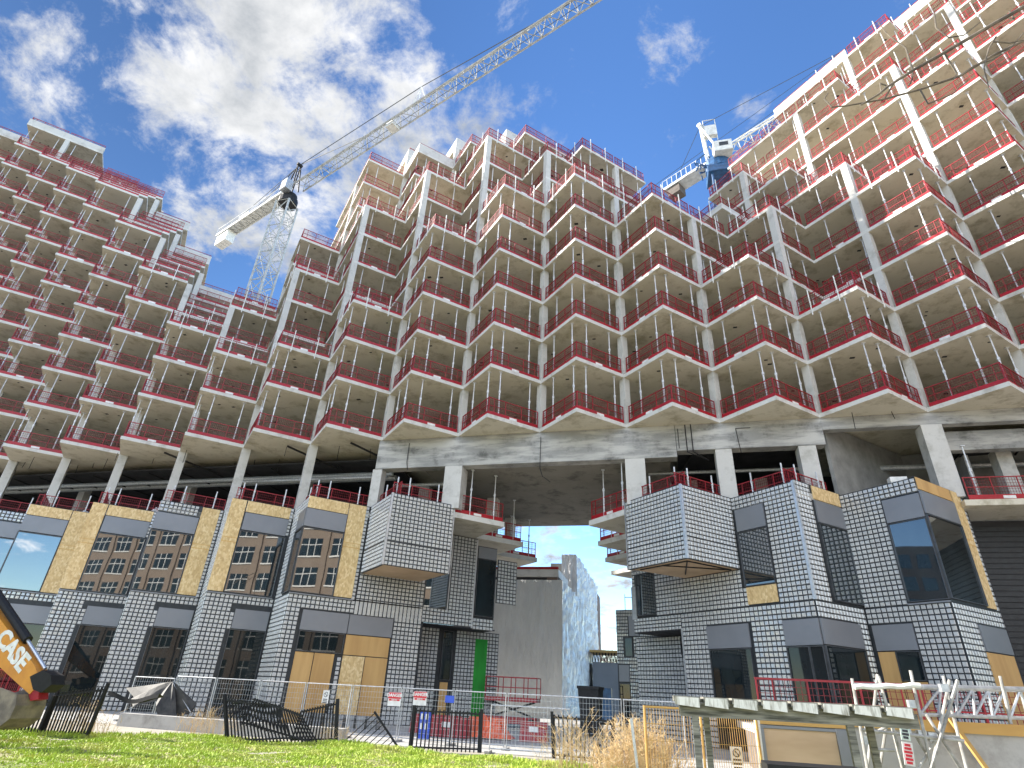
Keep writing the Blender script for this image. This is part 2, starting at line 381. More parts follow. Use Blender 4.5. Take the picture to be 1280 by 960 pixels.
# columns on the whole-number grid points
def square_col(mb, cx, cy, s, z0, z1):
    a = s/2
    mb.hexa([(cx, cy-a, z0), (cx+a, cy, z0), (cx, cy+a, z0), (cx-a, cy, z0), (cx, cy-a, z1), (cx+a, cy, z1), (cx, cy+a, z1), (cx-a, cy, z1)])
for (X, Y), h in sorted(H.items()):
    if Y % 2 == 1 and Y <= 3 and h > 0 and -24 <= X <= 18:
        i, j = X//2, (Y-1)//2
        h = max(h, H.get((X-1, Y-1), 0), H.get((X+1, Y-1), 0), H.get((X, Y-2), 0))
        mb = MB(); zbase = ZB(0)+SLAB
        square_col(mb, i*D, j*D+.31, .60, zbase-.2, ZB(h)+.03)
        part(mb, 'column', MT['column'], tower)
# partition walls deep inside and penthouse upstands
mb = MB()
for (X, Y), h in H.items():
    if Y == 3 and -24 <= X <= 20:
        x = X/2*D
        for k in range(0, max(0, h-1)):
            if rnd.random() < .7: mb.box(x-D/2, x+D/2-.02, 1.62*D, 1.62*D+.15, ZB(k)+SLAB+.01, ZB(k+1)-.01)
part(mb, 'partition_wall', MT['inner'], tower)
def upstand(cell, k, edges, hgt, name='parapet'):
    mb = MB(); c = corners(*cell)
    for e in edges:
        a, b, dx, dy = EDG[e]
        n = Vector((dx, dy, 0)).normalized()*.16
        A = Vector((c[a][0]*D, c[a][1]*D, ZB(k)+SLAB-.001)); B = Vector((c[b][0]*D, c[b][1]*D, ZB(k)+SLAB-.001))
        ins_ = Vector((dx, dy, 0)).normalized()*.004
        A -= ins_; B -= ins_
        z = Vector((0, 0, hgt))
        mb.hexa([A-n, A, B, B-n, A-n+z, A+z, B+z, B-n+z])
    part(mb, name, MT['column'], tower)
def cellof(r, i): return (2*i+1, r) if r % 2 == 0 else (2*i, r)
for r, i, k, ed, hh in [(0, -11, 13, ('FL', 'FR'), .75), (1, -10, 13, ('FR',), .75), (0, -12, 13, ('FL', 'FR'), .75), (0, -13, 13, ('FL', 'FR'), .75), (0, -14, 13, ('FL', 'FR'), .75), (2, -2, 10, ('FL', 'FR'), .95), (3, -2, 11, ('FL', 'FR'), .8), (3, -1, 11, ('FL', 'FR'), 1.2), (3, 0, 11, ('FL', 'FR'), 1.2),
                        (4, -9, 11, ('FR',), .9), (4, -10, 12, ('FR',), .9), (4, -8, 9, ('FR',), .9), (4, -7, 7, ('FR',), .7), (3, 6, 12, ('FL',), .9), (4, 5, 12, ('FL',), .9), (2, 7, 13, ('FL',), .9), (3, 7, 13, ('FL',), .9), (2, 8, 13, ('FL',), .9), (2, 3, 6, ('FL', 'FR'), .3)]:
    if H.get(cellof(r, i)) == k: upstand(cellof(r, i), k, ed, hh)

# ------------------------------------------------------------------ guardrails and shoring posts
EL = D/math.sqrt(2)
def rail_meshes(kind):
    fr, to, me, tg = MB(), MB(), MB(), MB(); L = EL-.16
    for a in (.06, L*.34, L*.66, L-.02):
        fr.bar((a, 0, 0), (a, 0, 1.12), .045, .035)
    fr.bar((.03, 0, 1.11), (L, 0, 1.11), .045); fr.bar((.03, 0, .62), (L, 0, .62), .03)
    for q in (L*.12, L*.9): fr.bar((q, 0, .2), (q, 0, 1.1), .03)
    to.box(.04, L, -.035, -.008, .02, .25)
    n = 30
    for q in range(1, n): me.bar((L*q/n, .012, .25), (L*q/n, .012, 1.09), .012)
    for q in range(1, 6): me.bar((.05, .012, .25+.14*q), (L, .012, .25+.14*q), .012)
    tg.box(L*.42, L*.42+.5, -.045, -.036, .05, .19)
    if kind == 'roof':
        for a in (L*.25, L*.72): tg.tube((a, -.12, -.4), (a, -.12, 1.35), .035, 6)
    return fr.data('frame', MT['red']), to.data('toe_board', MT['redboard']), me.data('wire_mesh', MT['redmesh']), tg.data('tag', MT['white'])
RM = {k: rail_meshes(k) for k in ('floor', 'roof')}
ORD = 'zeroth first second third fourth fifth sixth seventh eighth ninth tenth eleventh twelfth thirteenth fourteenth fifteenth sixteenth'.split()
def where(X, Y, k, e):
    side = 'left-facing' if e == 'FL' else 'right-facing'
    if Y % 2 == 0:
        i = (X-1)//2
        bay = 'left bay over gate' if i == 0 else 'right bay over gate' if i == 1 else '%s bay right of gate' % ORD[i-1] if i > 1 else '%s bay left of gate' % ORD[-i]
    else:
        i = X//2
        bay = 'bay at gate middle' if i == 1 else '%s set-back bay right of gate' % ORD[i-1] if i > 1 else '%s set-back bay left of gate' % ORD[1-i]
    row = {0: '', 1: '', 2: 'third-row ', 3: 'fourth-row ', 4: 'fifth-row ', 5: 'sixth-row '}[Y]
    return '%s %sedge, %s floor, %s' % (side, row, ORD[k+1], bay)
rails, posts = [], []
for (X, Y), h in H.items():
    c = corners(X, Y)
    for k in range(0, h+1):
        for e in ('FL', 'FR'):
            a, b, dx, dy = EDG[e]
            if H.get((X+dx, Y+dy), -1) >= k: continue
            if (X+dx, Y+dy) not in H and Y > 0: continue
            A = Vector((c[a][0]*D, c[a][1]*D, ZB(k)+SLAB)); B = Vector((c[b][0]*D, c[b][1]*D, ZB(k)+SLAB))
            px, py, pz = proj((A+B)/2)
            if not (-90 < px < 1370 and -60 < py < 900): continue
            size = FPX/pz
            nin = Vector((-dx, -dy, 0)).normalized()
            rails.append((size, X, Y, k, e, A+nin*.13, B+nin*.13, h == k))
            if k >= 1:
                for q, u in enumerate((.30, .79) if e == 'FL' else (.27, .80)):
                    u += rnd.uniform(-.05, .05)
                    P = A.lerp(B, u)+nin*rnd.uniform(.18, .34)
                    z0, z1 = ZB(k-1)+SLAB, ZB(k)
                    posts.append((size*(1 if k > 0 else 1), X, Y, k, e, q, P, z0, z1))
rails.sort(key=lambda t: -t[0]); posts.sort(key=lambda t: -t[0])
def rail_matrix(A, B):
    d = (B-A).normalized(); n = Vector((0, 0, 1)).cross(d)
    m = Matrix((d, n, Vector((0, 0, 1)))).transposed().to_4x4(); m.translation = A+d*.08
    return m
NR = 292
for t in rails[:NR]:
    size, X, Y, k, e, A, B, roof = t
    f, to, me, tg = RM['roof' if roof else 'floor']
    o = bpy.data.objects.new('guardrail', f); COL.objects.link(o); o.matrix_world = rail_matrix(A, B)
    tag(o, 'red guardrail, '+where(X, Y, k, e), 'guardrail', 'red guardrails along the open floors')
    for nm, d in (('toe_board', to), ('wire_mesh', me), ('tag', tg)):
        if nm == 'tag' and not roof and rnd.random() < .35: continue
        q = bpy.data.objects.new(nm, d); COL.objects.link(q); q.parent = o
mbs = [MB(), MB(), MB()]
for t in rails[NR:]:
    size, X, Y, k, e, A, B, roof = t
    m = rail_matrix(A, B)
    for mb, d in zip(mbs, RM['roof' if roof else 'floor'][:3]):
        n = len(mb.v); mb.v += [tuple(m @ v.co) for v in d.vertices]; mb.f += [tuple(n+i for i in p.vertices) for p in d.polygons]
root = tag(mbs[0].build('guardrail', MT['red']), 'the many smaller red guardrails on the farther floors', 'guardrails', 'red guardrails along the open floors', 'stuff')
o = mbs[1].build('toe_board', MT['redboard'], root); o = mbs[2].build('wire_mesh', MT['redmesh'], root)
def post_into(mb, z, P=Vector((0, 0, 0))):
    mb.tube(P, P+Vector((0, 0, z*.56)), .045, 6); mb.tube(P+Vector((0, 0, z*.56)), P+Vector((0, 0, z-.004)), .034, 6)
    mb.tube(P+Vector((0, 0, z*.53)), P+Vector((0, 0, z*.58)), .07, 6)
    mb.box(P.x-.09, P.x+.09, P.y-.09, P.y+.09, P.z+z-.05, P.z+z-.005)
PM = {}
for t in posts[:292]:
    size, X, Y, k, e, q, P, z0, z1 = t
    z = round(z1-z0, 3)
    if z not in PM:
        mb = MB(); post_into(mb, z); PM[z] = mb.data('shoring_post', MT['post'])
    o = bpy.data.objects.new('shoring_post', PM[z]); COL.objects.link(o); o.location = (P.x, P.y, z0)
    tag(o, ('outer pale post, ' if (q == 1) == (e == 'FL') else 'inner pale post, ')+'under '+where(X, Y, k, e), 'shoring post', 'shoring posts under the slab edges')
mb = MB()
for t in posts[292:]:
    mb_z = t[8]-t[7]; P = Vector((t[6].x, t[6].y, t[7]))
    mb.tube(P, P+Vector((0, 0, mb_z*.56)), .045, 5, caps=False); mb.tube(P+Vector((0, 0, mb_z*.56)), P+Vector((0, 0, mb_z)), .034, 5, caps=False)
tag(mb.build('shoring_post', MT['post']), 'the many thinner looking shoring posts of the farther floors', 'shoring posts', 'shoring posts under the slab edges', 'stuff')
print('rails', len(rails), 'posts', len(posts))

# ------------------------------------------------------------------ below the lowest slab: beams, gate soffit, big columns
def gbox(mb, x0, x1, y0, y1, z0, z1): mb.box(x0*D, x1*D, y0*D, y1*D, (z0+GZ)*D, (z1+GZ)*D)
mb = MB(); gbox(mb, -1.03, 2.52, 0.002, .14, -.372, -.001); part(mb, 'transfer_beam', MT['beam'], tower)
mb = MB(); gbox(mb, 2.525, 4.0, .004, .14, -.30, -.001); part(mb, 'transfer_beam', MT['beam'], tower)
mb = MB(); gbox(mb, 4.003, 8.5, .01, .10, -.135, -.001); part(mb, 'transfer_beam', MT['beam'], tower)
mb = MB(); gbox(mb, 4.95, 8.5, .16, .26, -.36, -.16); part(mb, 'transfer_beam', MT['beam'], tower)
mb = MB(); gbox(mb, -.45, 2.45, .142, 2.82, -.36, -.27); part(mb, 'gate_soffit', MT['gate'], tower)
def sqcol(x, y, w, z0, z1, d=None):
    mb = MB(); d = d or w
    mb.box(x*D-w/2, x*D+w/2, y*D, y*D+d, (z0+GZ)*D, (z1+GZ)*D); part(mb, 'column', MT['column'], tower)
sqcol(-.02, -.001, 1.08, -.88, -.374); sqcol(2.07, -.001, 1.08, -.88, -.374); sqcol(3.0, .01, .85, -.88, -.302); sqcol(3.82, .01, .85, -.88, -.302); sqcol(4.99, .0, .95, -.88, -.137, .8)
sqcol(-1.0, .01, .62, -.88, -.374)
for (x, y) in ((.1, 1.3), (1.9, 1.3), (.1, 2.3), (1.9, 2.3), (-.75, .9), (2.7, 1.0), (3.5, 1.0), (5.7, .35)): sqcol(x, y, .7, -.88, -.3)
for i in range(-14, -1): 
    mb = MB(); square_col(mb, i*D, .34, .76, (GZ-.9)*D, ZB(0)-.004); part(mb, 'column', MT['column'], tower)
    if i % 2: sqcol(i+.4, .95, .6, -.88, -.02)
for x0, x1 in ((-14, -.3), (2.5, 9)):
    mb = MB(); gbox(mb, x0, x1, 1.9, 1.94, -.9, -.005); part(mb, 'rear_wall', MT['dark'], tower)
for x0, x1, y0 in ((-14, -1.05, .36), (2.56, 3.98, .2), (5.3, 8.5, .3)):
    mb = MB(); gbox(mb, x0, x1, y0, 1.88, -.12, -.10); part(mb, 'dark_shade_sheet', MT['dark'], tower)  # dark sheet added below the soffit so this storey looks shaded
    for q in range(int((x1-x0)*2)):
        x = x0+.2+.5*q; mb = MB(); mb.tube(W(x, y0+.02, -.15), W(x+rnd.uniform(-.3, .3), 1.7, -.16), .05, 5); part(mb, 'hanging_pipe', MT['black'], tower)
# services hanging under the lowest slab
mb = MB()
for x0, x1, y, z, r in ((-14, -1.1, .62, -.21, .16), (-3.2, -1.06, .40, -.33, .10), (-14, -1.2, .95, -.15, .2), (-1.0, -.1, .5, -.42, .12), (2.2, 4.0, .55, -.36, .1), (4.2, 8, .8, -.3, .15)):
    mb.tube(W(x0, y, z), W(x1, y, z), r, 8)
part(mb, 'duct', MT['galv'], tower)
mb = MB()
for x in [v*.37-12 for v in range(46)]:
    if -1 < x < 2.6: continue
    y = rnd.uniform(-.1, .5); mb.tube(W(x, y, -.003), W(x+rnd.uniform(-.02, .02), y, -rnd.uniform(.08, .2)), .02, 5)
for px in (-2.3, -4.2, -1.4): 
    mb.tube(W(px, -.05, -.03), W(px+.45, .5, -.16), .07, 6)
mb.path([W(-.62, -.012, -.06), W(-.62, -.012, -.30), W(-.60, -.012, -.40)], .022); mb.path([W(2.55, -.012, -.05), W(2.55, -.012, -.28)], .02)
for dx in (0, .06): mb.path([W(2.63+dx, -.02, -.01), W(2.63+dx, -.02, -.33), W(2.85, .1, -.39)], .03)
mb.path([W(3.3, -.012, -.08), W(3.15, -.012, -.08), W(3.17, -.012, -.36)], .02)
mb.path([W(1.02, -.02, -.07), W(1.02, -.03, -.45), W(1.05, -.03, -.55), W(1.14, -.03, -.62)], .02)
part(mb, 'hanging_pipe', MT['black'], tower)
mb = MB()
def block_wall(mb, a, b, z0, z1, t=.2):
    a, b = W(*a, 0), W(*b, 0); a.z = b.z = 0
    n = Vector((0, 0, 1)).cross((b-a).normalized())*t
    z0, z1 = (z0+GZ)*D, (z1+GZ)*D
    mb.hexa([v+Vector((0, 0, z)) for z in (z0, z1) for v in (a, b, b+n, a+n)])
block_wall(mb, (4.05, .12), (5.1, 1.15), -.9, -.02); block_wall(mb, (5.1, 1.16), (6.2, .9), -.9, -.03); block_wall(mb, (5.35, .28), (5.42, .9), -.9, -.37)
part(mb, 'concrete_block_wall', MT['block_wall'], tower)

# ------------------------------------------------------------------ podium wings clad with glass blocks
def Rp(i, u, z, off=0.0):     # right-facing face of bay i, u from tip to inner corner
    p = W(i+.5+u/2, -.5+u/2, z); n = Vector((1, -1, 0)).normalized(); return p+n*off
def Lp(i, u, z, off=0.0):     # left-facing face of bay i, u from inner corner to tip
    p = W(i+u/2, -u/2, z); n = Vector((-1, -1, 0)).normalized(); return p+n*off
def slabbox(mb, F, i, ua, ub, za, zb, o0, o1):
    mb.hexa([F(i, ua, za, o0), F(i, ua, za, o1), F(i, ub, za, o1), F(i, ub, za, o0), F(i, ua, zb, o0), F(i, ua, zb, o1), F(i, ub, zb, o1), F(i, ub, zb, o0)])
BW, BH = .236, .215
def blocks(mb, F, i, ua, ub, za, zb, skip, o=.0):
    L = (ub-ua)*EL; hh = (zb-za)*D; nx = max(1, round(L/BW)); nz = max(1, round(hh/BH))
    for a in range(nx):
        for b in range(nz):
            u_0, u_1 = ua+(ub-ua)*a/nx, ua+(ub-ua)*(a+1)/nx; z_0, z_1 = za+(zb-za)*b/nz, za+(zb-za)*(b+1)/nz
            uc, zc = (u_0+u_1)/2, (z_0+z_1)/2
            if any(s[0]-.02 < uc < s[1]+.02 and s[2] < zc < s[3] for s in skip): continue
            gu, gz = .023/EL, .021/D; iu, iz = .046/EL, .042/D; j = rnd.uniform(-.004, .004)
            q = [F(i, u_0+gu, z_0+gz, o), F(i, u_1-gu, z_0+gz, o), F(i, u_1-gu, z_1-gz, o), F(i, u_0+gu, z_1-gz, o)]
            w = [F(i, u_0+iu, z_0+iz, o+.035+j), F(i, u_1-iu, z_0+iz, o+.035+j), F(i, u_1-iu, z_1-iz, o+.035-j), F(i, u_0+iu, z_1-iz, o+.035-j)]
            n = len(mb.v); mb.v += [tuple(v) for v in q+w]
            mb.f.append((n+4, n+5, n+6, n+7))
            for k in range(4): mb.f.append((n+k, n+(k+1) % 4, n+4+(k+1) % 4, n+4+k))
def face(root, F, i, ua, ub, za, zb, items, wall=True, mats=('block', 'mortar')):
    """items: (kind, u0, u1, z0, z1); the rest of the face is glass block."""
    if wall:
        ea = ua-.05 if F is Lp and 0 <= ua <= .03 else ua; eb = ub+.06 if F is Rp and .98 <= ub <= 1.0 else ub
        mb = MB(); slabbox(mb, F, i, ea, eb, za, zb+.004, -.12, 0); part(mb, 'wall', MT['mortar'], root)
    mb = MB(); blocks(mb, F, i, ua, ub, za, zb, [(t[1], t[2], t[3]-.012, t[4]+.012) for t in items if t[0] != 'joint'])
    if mb.f: part(mb, 'glass_block_panel', MT[mats[0]], root)
    for kind, a, b, c, d in items:
        if kind in ('osb', 'ply', 'spandrel'):
            mb = MB(); slabbox(mb, F, i, a+.004, b-.004, c+.002, d-.002, .002, {'osb': .045, 'ply': .04, 'spandrel': .075}[kind])
            part(mb, {'osb': 'strand_board', 'ply': 'plywood_sheet', 'spandrel': 'spandrel_panel'}[kind], MT[kind], root)
            if kind == 'osb' and d-c > .5:      # sheet joints
                mb = MB(); zc = c+(d-c)*.52; slabbox(mb, F, i, a+.006, b-.006, zc-.004, zc+.004, .046, .05); slabbox(mb, F, i, a+.006, b-.006, zc+.045, zc+.051, .046, .05)
                part(mb, 'batten', MT['lumber'], root)
        elif kind in ('glass', 'shop'):
            mb = MB(); w = .035/EL; v = .035/D
            slabbox(mb, F, i, a, a+w, c, d, .001, .09); slabbox(mb, F, i, b-w, b, c, d, .001, .09)
            slabbox(mb, F, i, a+w+.001, b-w-.001, c, c+v, .001, .09); slabbox(mb, F, i, a+w+.001, b-w-.001, d-v, d, .001, .09)
            if kind == 'shop' and b-a > .3:
                m_ = a+(b-a)*.5
            fo = part(mb, 'window', MT['frame'], root)
            mb = MB(); q = [F(i, a+w, c+v, .03), F(i, b-w, c+v, .03), F(i, b-w, d-v, .03), F(i, a+w, d-v, .03)]
            mb.quad(*q); pn = mb.build('pane', MT['glass' if kind == 'glass' else 'glass2'], fo)
            pn.data.transform(Matrix.Translation(-root.location))
        elif kind == 'joint':
            mb = MB(); slabbox(mb, F, i, a, b, c, d, .001, .042); part(mb, 'flashing', MT['mortar'], root)
        elif kind == 'gap': pass
T0, TM, GB = -.85, -1.885, -3.05
left = empty('podium_building', W(-4, .5, -GZ), 'two-storey glass block podium left of the gate with boarded window bays', 'building')
right = empty('podium_building', W(4, .5, -GZ), 'two-storey bluish glass block podium right of the gate with large windows', 'building')
mb = MB(); gbox(mb, -14, -1.2, .1, 1.85, GB, -1.0); part(mb, 'filler_core', MT['dark'], left)  # dark box added inside the podium to block sky leaking through joints
mb = MB(); gbox(mb, 3.2, 5.1, .1, 1.85, GB, -1.0); part(mb, 'filler_core', MT['dark'], right)  # same added sky blocker inside the right wing
def sill(root, F, i, a, b, z=TM):
    mb = MB(); slabbox(mb, F, i, a, b, z-.006, z+.006, .002, .10); part(mb, 'sill', MT['spandrel'], root)
for i in range(-10, -1):
    A = i % 2 == 0
    st = 'osb' if i in (-2, -3, -5, -6) else None
    if A:
        it = [('spandrel', -.015, .635, -1.19, -.99), ('glass', -.01, .635, -1.87, -1.20), ('osb', .64, .93, -1.87, -.852)]
        if st: it.append(('osb', -.015, .635, -.985, -.852))
    else:
        it = [('osb', -.02, .215, -1.87, -.852), ('spandrel', .23, .93, -1.19, -.99), ('glass', .225, .94, -1.87, -1.20)]
        if st: it.append(('osb', .225, .93, -.985, -.852))
    face(left, Rp, i, 0, .985, TM, T0, it); sill(left, Rp, i, -.01, .95)
    Lit = [('spandrel', .52, .98, -1.19, -.99), ('glass', .5, .985, -1.87, -1.2)] if A else []
    face(left, Lp, i, .02, .995, TM, T0, Lit)
    if i == -2:
        g = [('spandrel', .24, .94, -2.225, -2.03), ('spandrel', .945, 1.65, -2.225, -2.03), ('shop', .25, .92, -2.42, -2.23), ('ply', .25, .52, -3.05, -2.425), ('ply', .525, .82, -3.05, -2.425),
             ('osb', .94, 1.28, -3.05, -2.43), ('ply', 1.285, 1.64, -3.05, -2.43), ('ply', .94, 1.64, -2.425, -2.23)]
        face(left, Rp, i, 0, 2.13, GB, TM-.004, g)
    else:
        a = .3 if i == -6 else .445
        face(left, Rp, i, 0, .985, GB, TM-.004, [('spandrel', a+.01, .97, -2.225, -2.025), ('shop', a, .97, -3.05, -2.23), ('gap', a, .97, -2.03, -2.005)])
    face(left, Lp, i, .02, .995, GB, TM-.004, [])
# upper wall along the gate cheek and the cantilevered corner box
face(left, Rp, -2, 1.0, 3.05, -2.03, -.99, [('glass', 2.12, 2.54, -1.87, -1.38)])
mb = MB(); slabbox(mb, Rp, -2, .98, 2.1, TM-.006, TM+.006, .002, .05); part(mb, 'flashing', MT['black'], left)
face(left, Rp, -2, 3.06, 3.46, -2.05, -1.07, [('spandrel', 3.07, 3.45, -1.22, -1.075), ('shop', 3.07, 3.45, -1.90, -1.225)])
face(left, Rp, -2, 3.5, 3.9, -1.72, -1.2, [])
for g in ((Rp, -2, 3.03, 3.055, -2.04, -1.0, .001, .05), (Rp, -2, 2.55, 2.565, -1.88, -1.0, .001, .06)):
    mb = MB(); slabbox(mb, *g); part(mb, 'trim', MT['alu'], left)
BXB, BXT = -1.60, -.845
face(left, Rp, -1, .012, 1.055, BXB, BXT, [('joint', 0, 1.05, -1.365, -1.355)]); face(left, Lp, -1, .03, .988, BXB, BXT, [('joint', .03, .99, -1.365, -1.355)])
mb = MB(); slabbox(mb, Rp, -1, 1.052, 1.064, BXB, BXT, -.9, .05); part(mb, 'trim', MT['alu'], left)
mb = MB(); slabbox(mb, Rp, -1, -.02, .012, BXB, BXT, -.05, .055); part(mb, 'trim', MT['alu'], left)
mb = MB(); pts = [W(-.98, .03, BXB), W(-.5, -.47, BXB), W(.0, .03, BXB), W(-.5, .52, BXB)]
mb.hexa(pts+[p+Vector((0, 0, .08)) for p in pts]); part(mb, 'box_soffit', MT['plypale'], left)
mb = MB(); slabbox(mb, Rp, -2, 2.55, 3.0, BXB, BXT, -.02, -.001)
# recessed ground floor under the cheek
mb = MB(); slabbox(mb, Rp, -2, 2.11, 2.16, GB, -2.03, -2.2, 0); part(mb, 'return_wall', MT['mortar'], left)
def Rq(i, u, z, off=0.0): return Rp(i, u, z, off-1.9)
face(left, Rq, -2, 2.05, 3.9, GB, -2.04, [('shop', 2.78, 2.98, -2.6, -2.06), ('ply', 2.8, 2.95, -3.05, -2.62), ('gap', 2.75, 3.0, -3.05, -2.06)])
mb = MB(); slabbox(mb, Rq, -2, 3.42, 3.66, GB, -2.12, .02, .06); part(mb, 'sheathing', MT['green'], left)
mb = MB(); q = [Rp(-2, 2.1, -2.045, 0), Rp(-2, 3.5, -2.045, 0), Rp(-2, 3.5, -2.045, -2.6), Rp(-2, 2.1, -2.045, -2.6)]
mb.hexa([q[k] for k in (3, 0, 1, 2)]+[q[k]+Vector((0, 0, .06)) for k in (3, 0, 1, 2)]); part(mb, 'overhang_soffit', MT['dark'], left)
# right wing
face(right, Lp, 2, -.115, .985, -1.545, -.845, [('joint', -.11, .985, -1.345, -1.335)]); face(right, Rp, 2, .015, 1.0, -1.545, -.845, [('joint', .015, 1.0, -1.345, -1.335)])
for g in ((Rp, 2, -.02, .015, -1.545, -.845, -.05, .055), (Rp, 3, -.02, .015, TM, -.845, -.05, .055), (Lp, 2, -.13, -.118, -1.545, -.845, -.6, .05), (Lp, 3, -2.16, -2.06, -1.9, -1.55, .0, .06), (Lp, 3, -1.15, -1.13, GB, -2.03, 0, .05)):
    mb = MB(); slabbox(mb, *g); part(mb, 'trim', MT['alu'], right)
mb = MB(); pts = [W(1.98, .04, -1.545), W(2.5, -.46, -1.545), W(3.0, .02, -1.545), W(2.5, .5, -1.545)]
mb.hexa(pts+[p+Vector((0, 0, .08)) for p in pts]); part(mb, 'box_soffit', MT['plypale'], right)
mb = MB(); pts = [W(2.06, .02, -1.55), W(2.5, -.40, -1.55), W(2.92, .02, -1.55)]
for a, b in ((pts[0], pts[1]), (pts[1], pts[2]), ((pts[0]+pts[1])/2, pts[2]), (pts[1], W(2.5, .25, -1.55))): mb.bar(a, b, .05, .06)
part(mb, 'soffit_frame', MT['black'], right)
face(right, Lp, 3, -2.15, -.0, TM, -1.0, [('glass', -2.05, -1.62, -1.87, -1.42)])
face(right, Lp, 3, .005, .985, TM, T0, [('spandrel', .05, .52, -1.2, -.98), ('glass', .05, .525, -1.715, -1.205), ('osb', .06, .52, -1.875, -1.72)])
face(right, Rp, 3, .015, .985, TM, T0+.02, [('osb', .385, 1.0, -.965, -.832), ('spandrel', .385, 1.0, -1.185, -.975), ('glass', .375, 1.0, -1.865, -1.19)])
face(right, Lp, 4, .01, .995, TM, T0, [('spandrel', .55, 1.0, -1.2, -.99), ('glass', .55, 1.0, -1.87, -1.205)]); sill(right, Lp, 4, .54, 1.0)
face(right, Rp, 4, 0, 1.16, TM, T0+.01, [('ply', .0, .83, -.955, -.842), ('spandrel', .0, .85, -1.17, -.965), ('glass', .0, .85, -1.865, -1.175), ('osb', .855, 1.09, -1.875, -.842)])
face(right, Lp, 3, -1.14, .985, GB, TM-.006, [('spandrel', -.68, .02, -2.235, -2.03), ('shop', -.66, .015, -3.05, -2.24), ('spandrel', .52, 1.0, -2.235, -2.03), ('shop', .525, .82, -3.05, -2.24), ('shop', .825, 1.0, -3.05, -2.24)])
face(right, Lp, 3, -2.15, -1.145, -2.04, TM-.006, [])
face(right, Rp, 3, .0, .985, GB, TM-.006, [('spandrel', .0, .8, -2.23, -2.03), ('shop', .0, .8, -3.05, -2.235)])
face(right, Lp, 4, .01, .985, GB, TM-.006, [('spandrel', .05, .53, -2.235, -2.03), ('ply', .05, .255, -3.05, -2.24), ('shop', .26, .53, -2.46, -2.24), ('ply', .26, .53, -3.05, -2.465)])
face(right, Rp, 4, .0, 1.16, GB, TM-.006, [('spandrel', .45, 1.12, -2.23, -2.03), ('ply', .45, 1.12, -3.05, -2.235)])
def Rw(i, u, z, off=0.0): return W(5.12+u, .45, z)+Vector((0, -off, 0))
mb = MB(); slabbox(mb, Rw, 0, 0, 4, GB, -1.0, -.1, 0); part(mb, 'wall', MT['dark'], right)
mb = MB(); blocks(mb, lambda i, u, z, o: Rw(i, u, z, o), 0, 0, 1.6, GB, -1.02, []); 
mb = MB()
for k in range(40): z = GB+.05*k; slabbox(mb, Rw, 0, 0, 3, z, z+.04, 0, .03)
part(mb, 'dark_cladding', MT['mortar'], right)
def Lr(i, u, z, off=0.0): return Lp(i, u, z, off-1.6)
face(right, Lr, 3, -2.6, -1.2, GB, -2.06, [('shop', -1.6, -1.25, -2.25, -2.08)])
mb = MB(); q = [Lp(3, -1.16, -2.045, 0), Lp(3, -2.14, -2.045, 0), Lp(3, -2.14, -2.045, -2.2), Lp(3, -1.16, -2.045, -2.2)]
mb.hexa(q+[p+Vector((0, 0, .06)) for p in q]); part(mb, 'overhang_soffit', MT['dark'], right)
mb = MB(); slabbox(mb, Lp, 3, -1.16, -1.13, GB, -2.05, -1.7, -.001); part(mb, 'return_wall', MT['mortar'], right)
mb = MB(); mb.box(4.36*D, 4.50*D, -.36*D, -.28*D, (GZ-.85)*D, (GZ-.79)*D)
part(mb, 'stone_block', MT['white'], right)
# terrace slabs on the wings
def terrace(cells, root):
    slab_mesh([cellof(*c) for c in cells], (GZ-.975)*D, (GZ-.915)*D, 'terrace_slab', MT['slab'], root)
terrace([(0, i) for i in range(-12, -1)]+[(1, i) for i in range(-12, 1)]+[(2, i) for i in range(-12, 0)]+[(3, i) for i in range(-12, 1)]+[(5, i) for i in range(-3, 1)]+[(4, i) for i in range(-4, 0)], left)
terrace([(0, 3), (0, 4)]+[(1, i) for i in range(2, 5)]+[(2, i) for i in range(2, 5)]+[(3, i) for i in range(2, 6)]+[(4, i) for i in range(2, 5)]+[(5, i) for i in range(2, 6)]+[(7, 2), (7, 3)], right)
mb = MB(); gbox(mb, 5.03, 8.6, -.06, 1.85, -.985, -.93); part(mb, 'terrace_slab', MT['slab'], right)
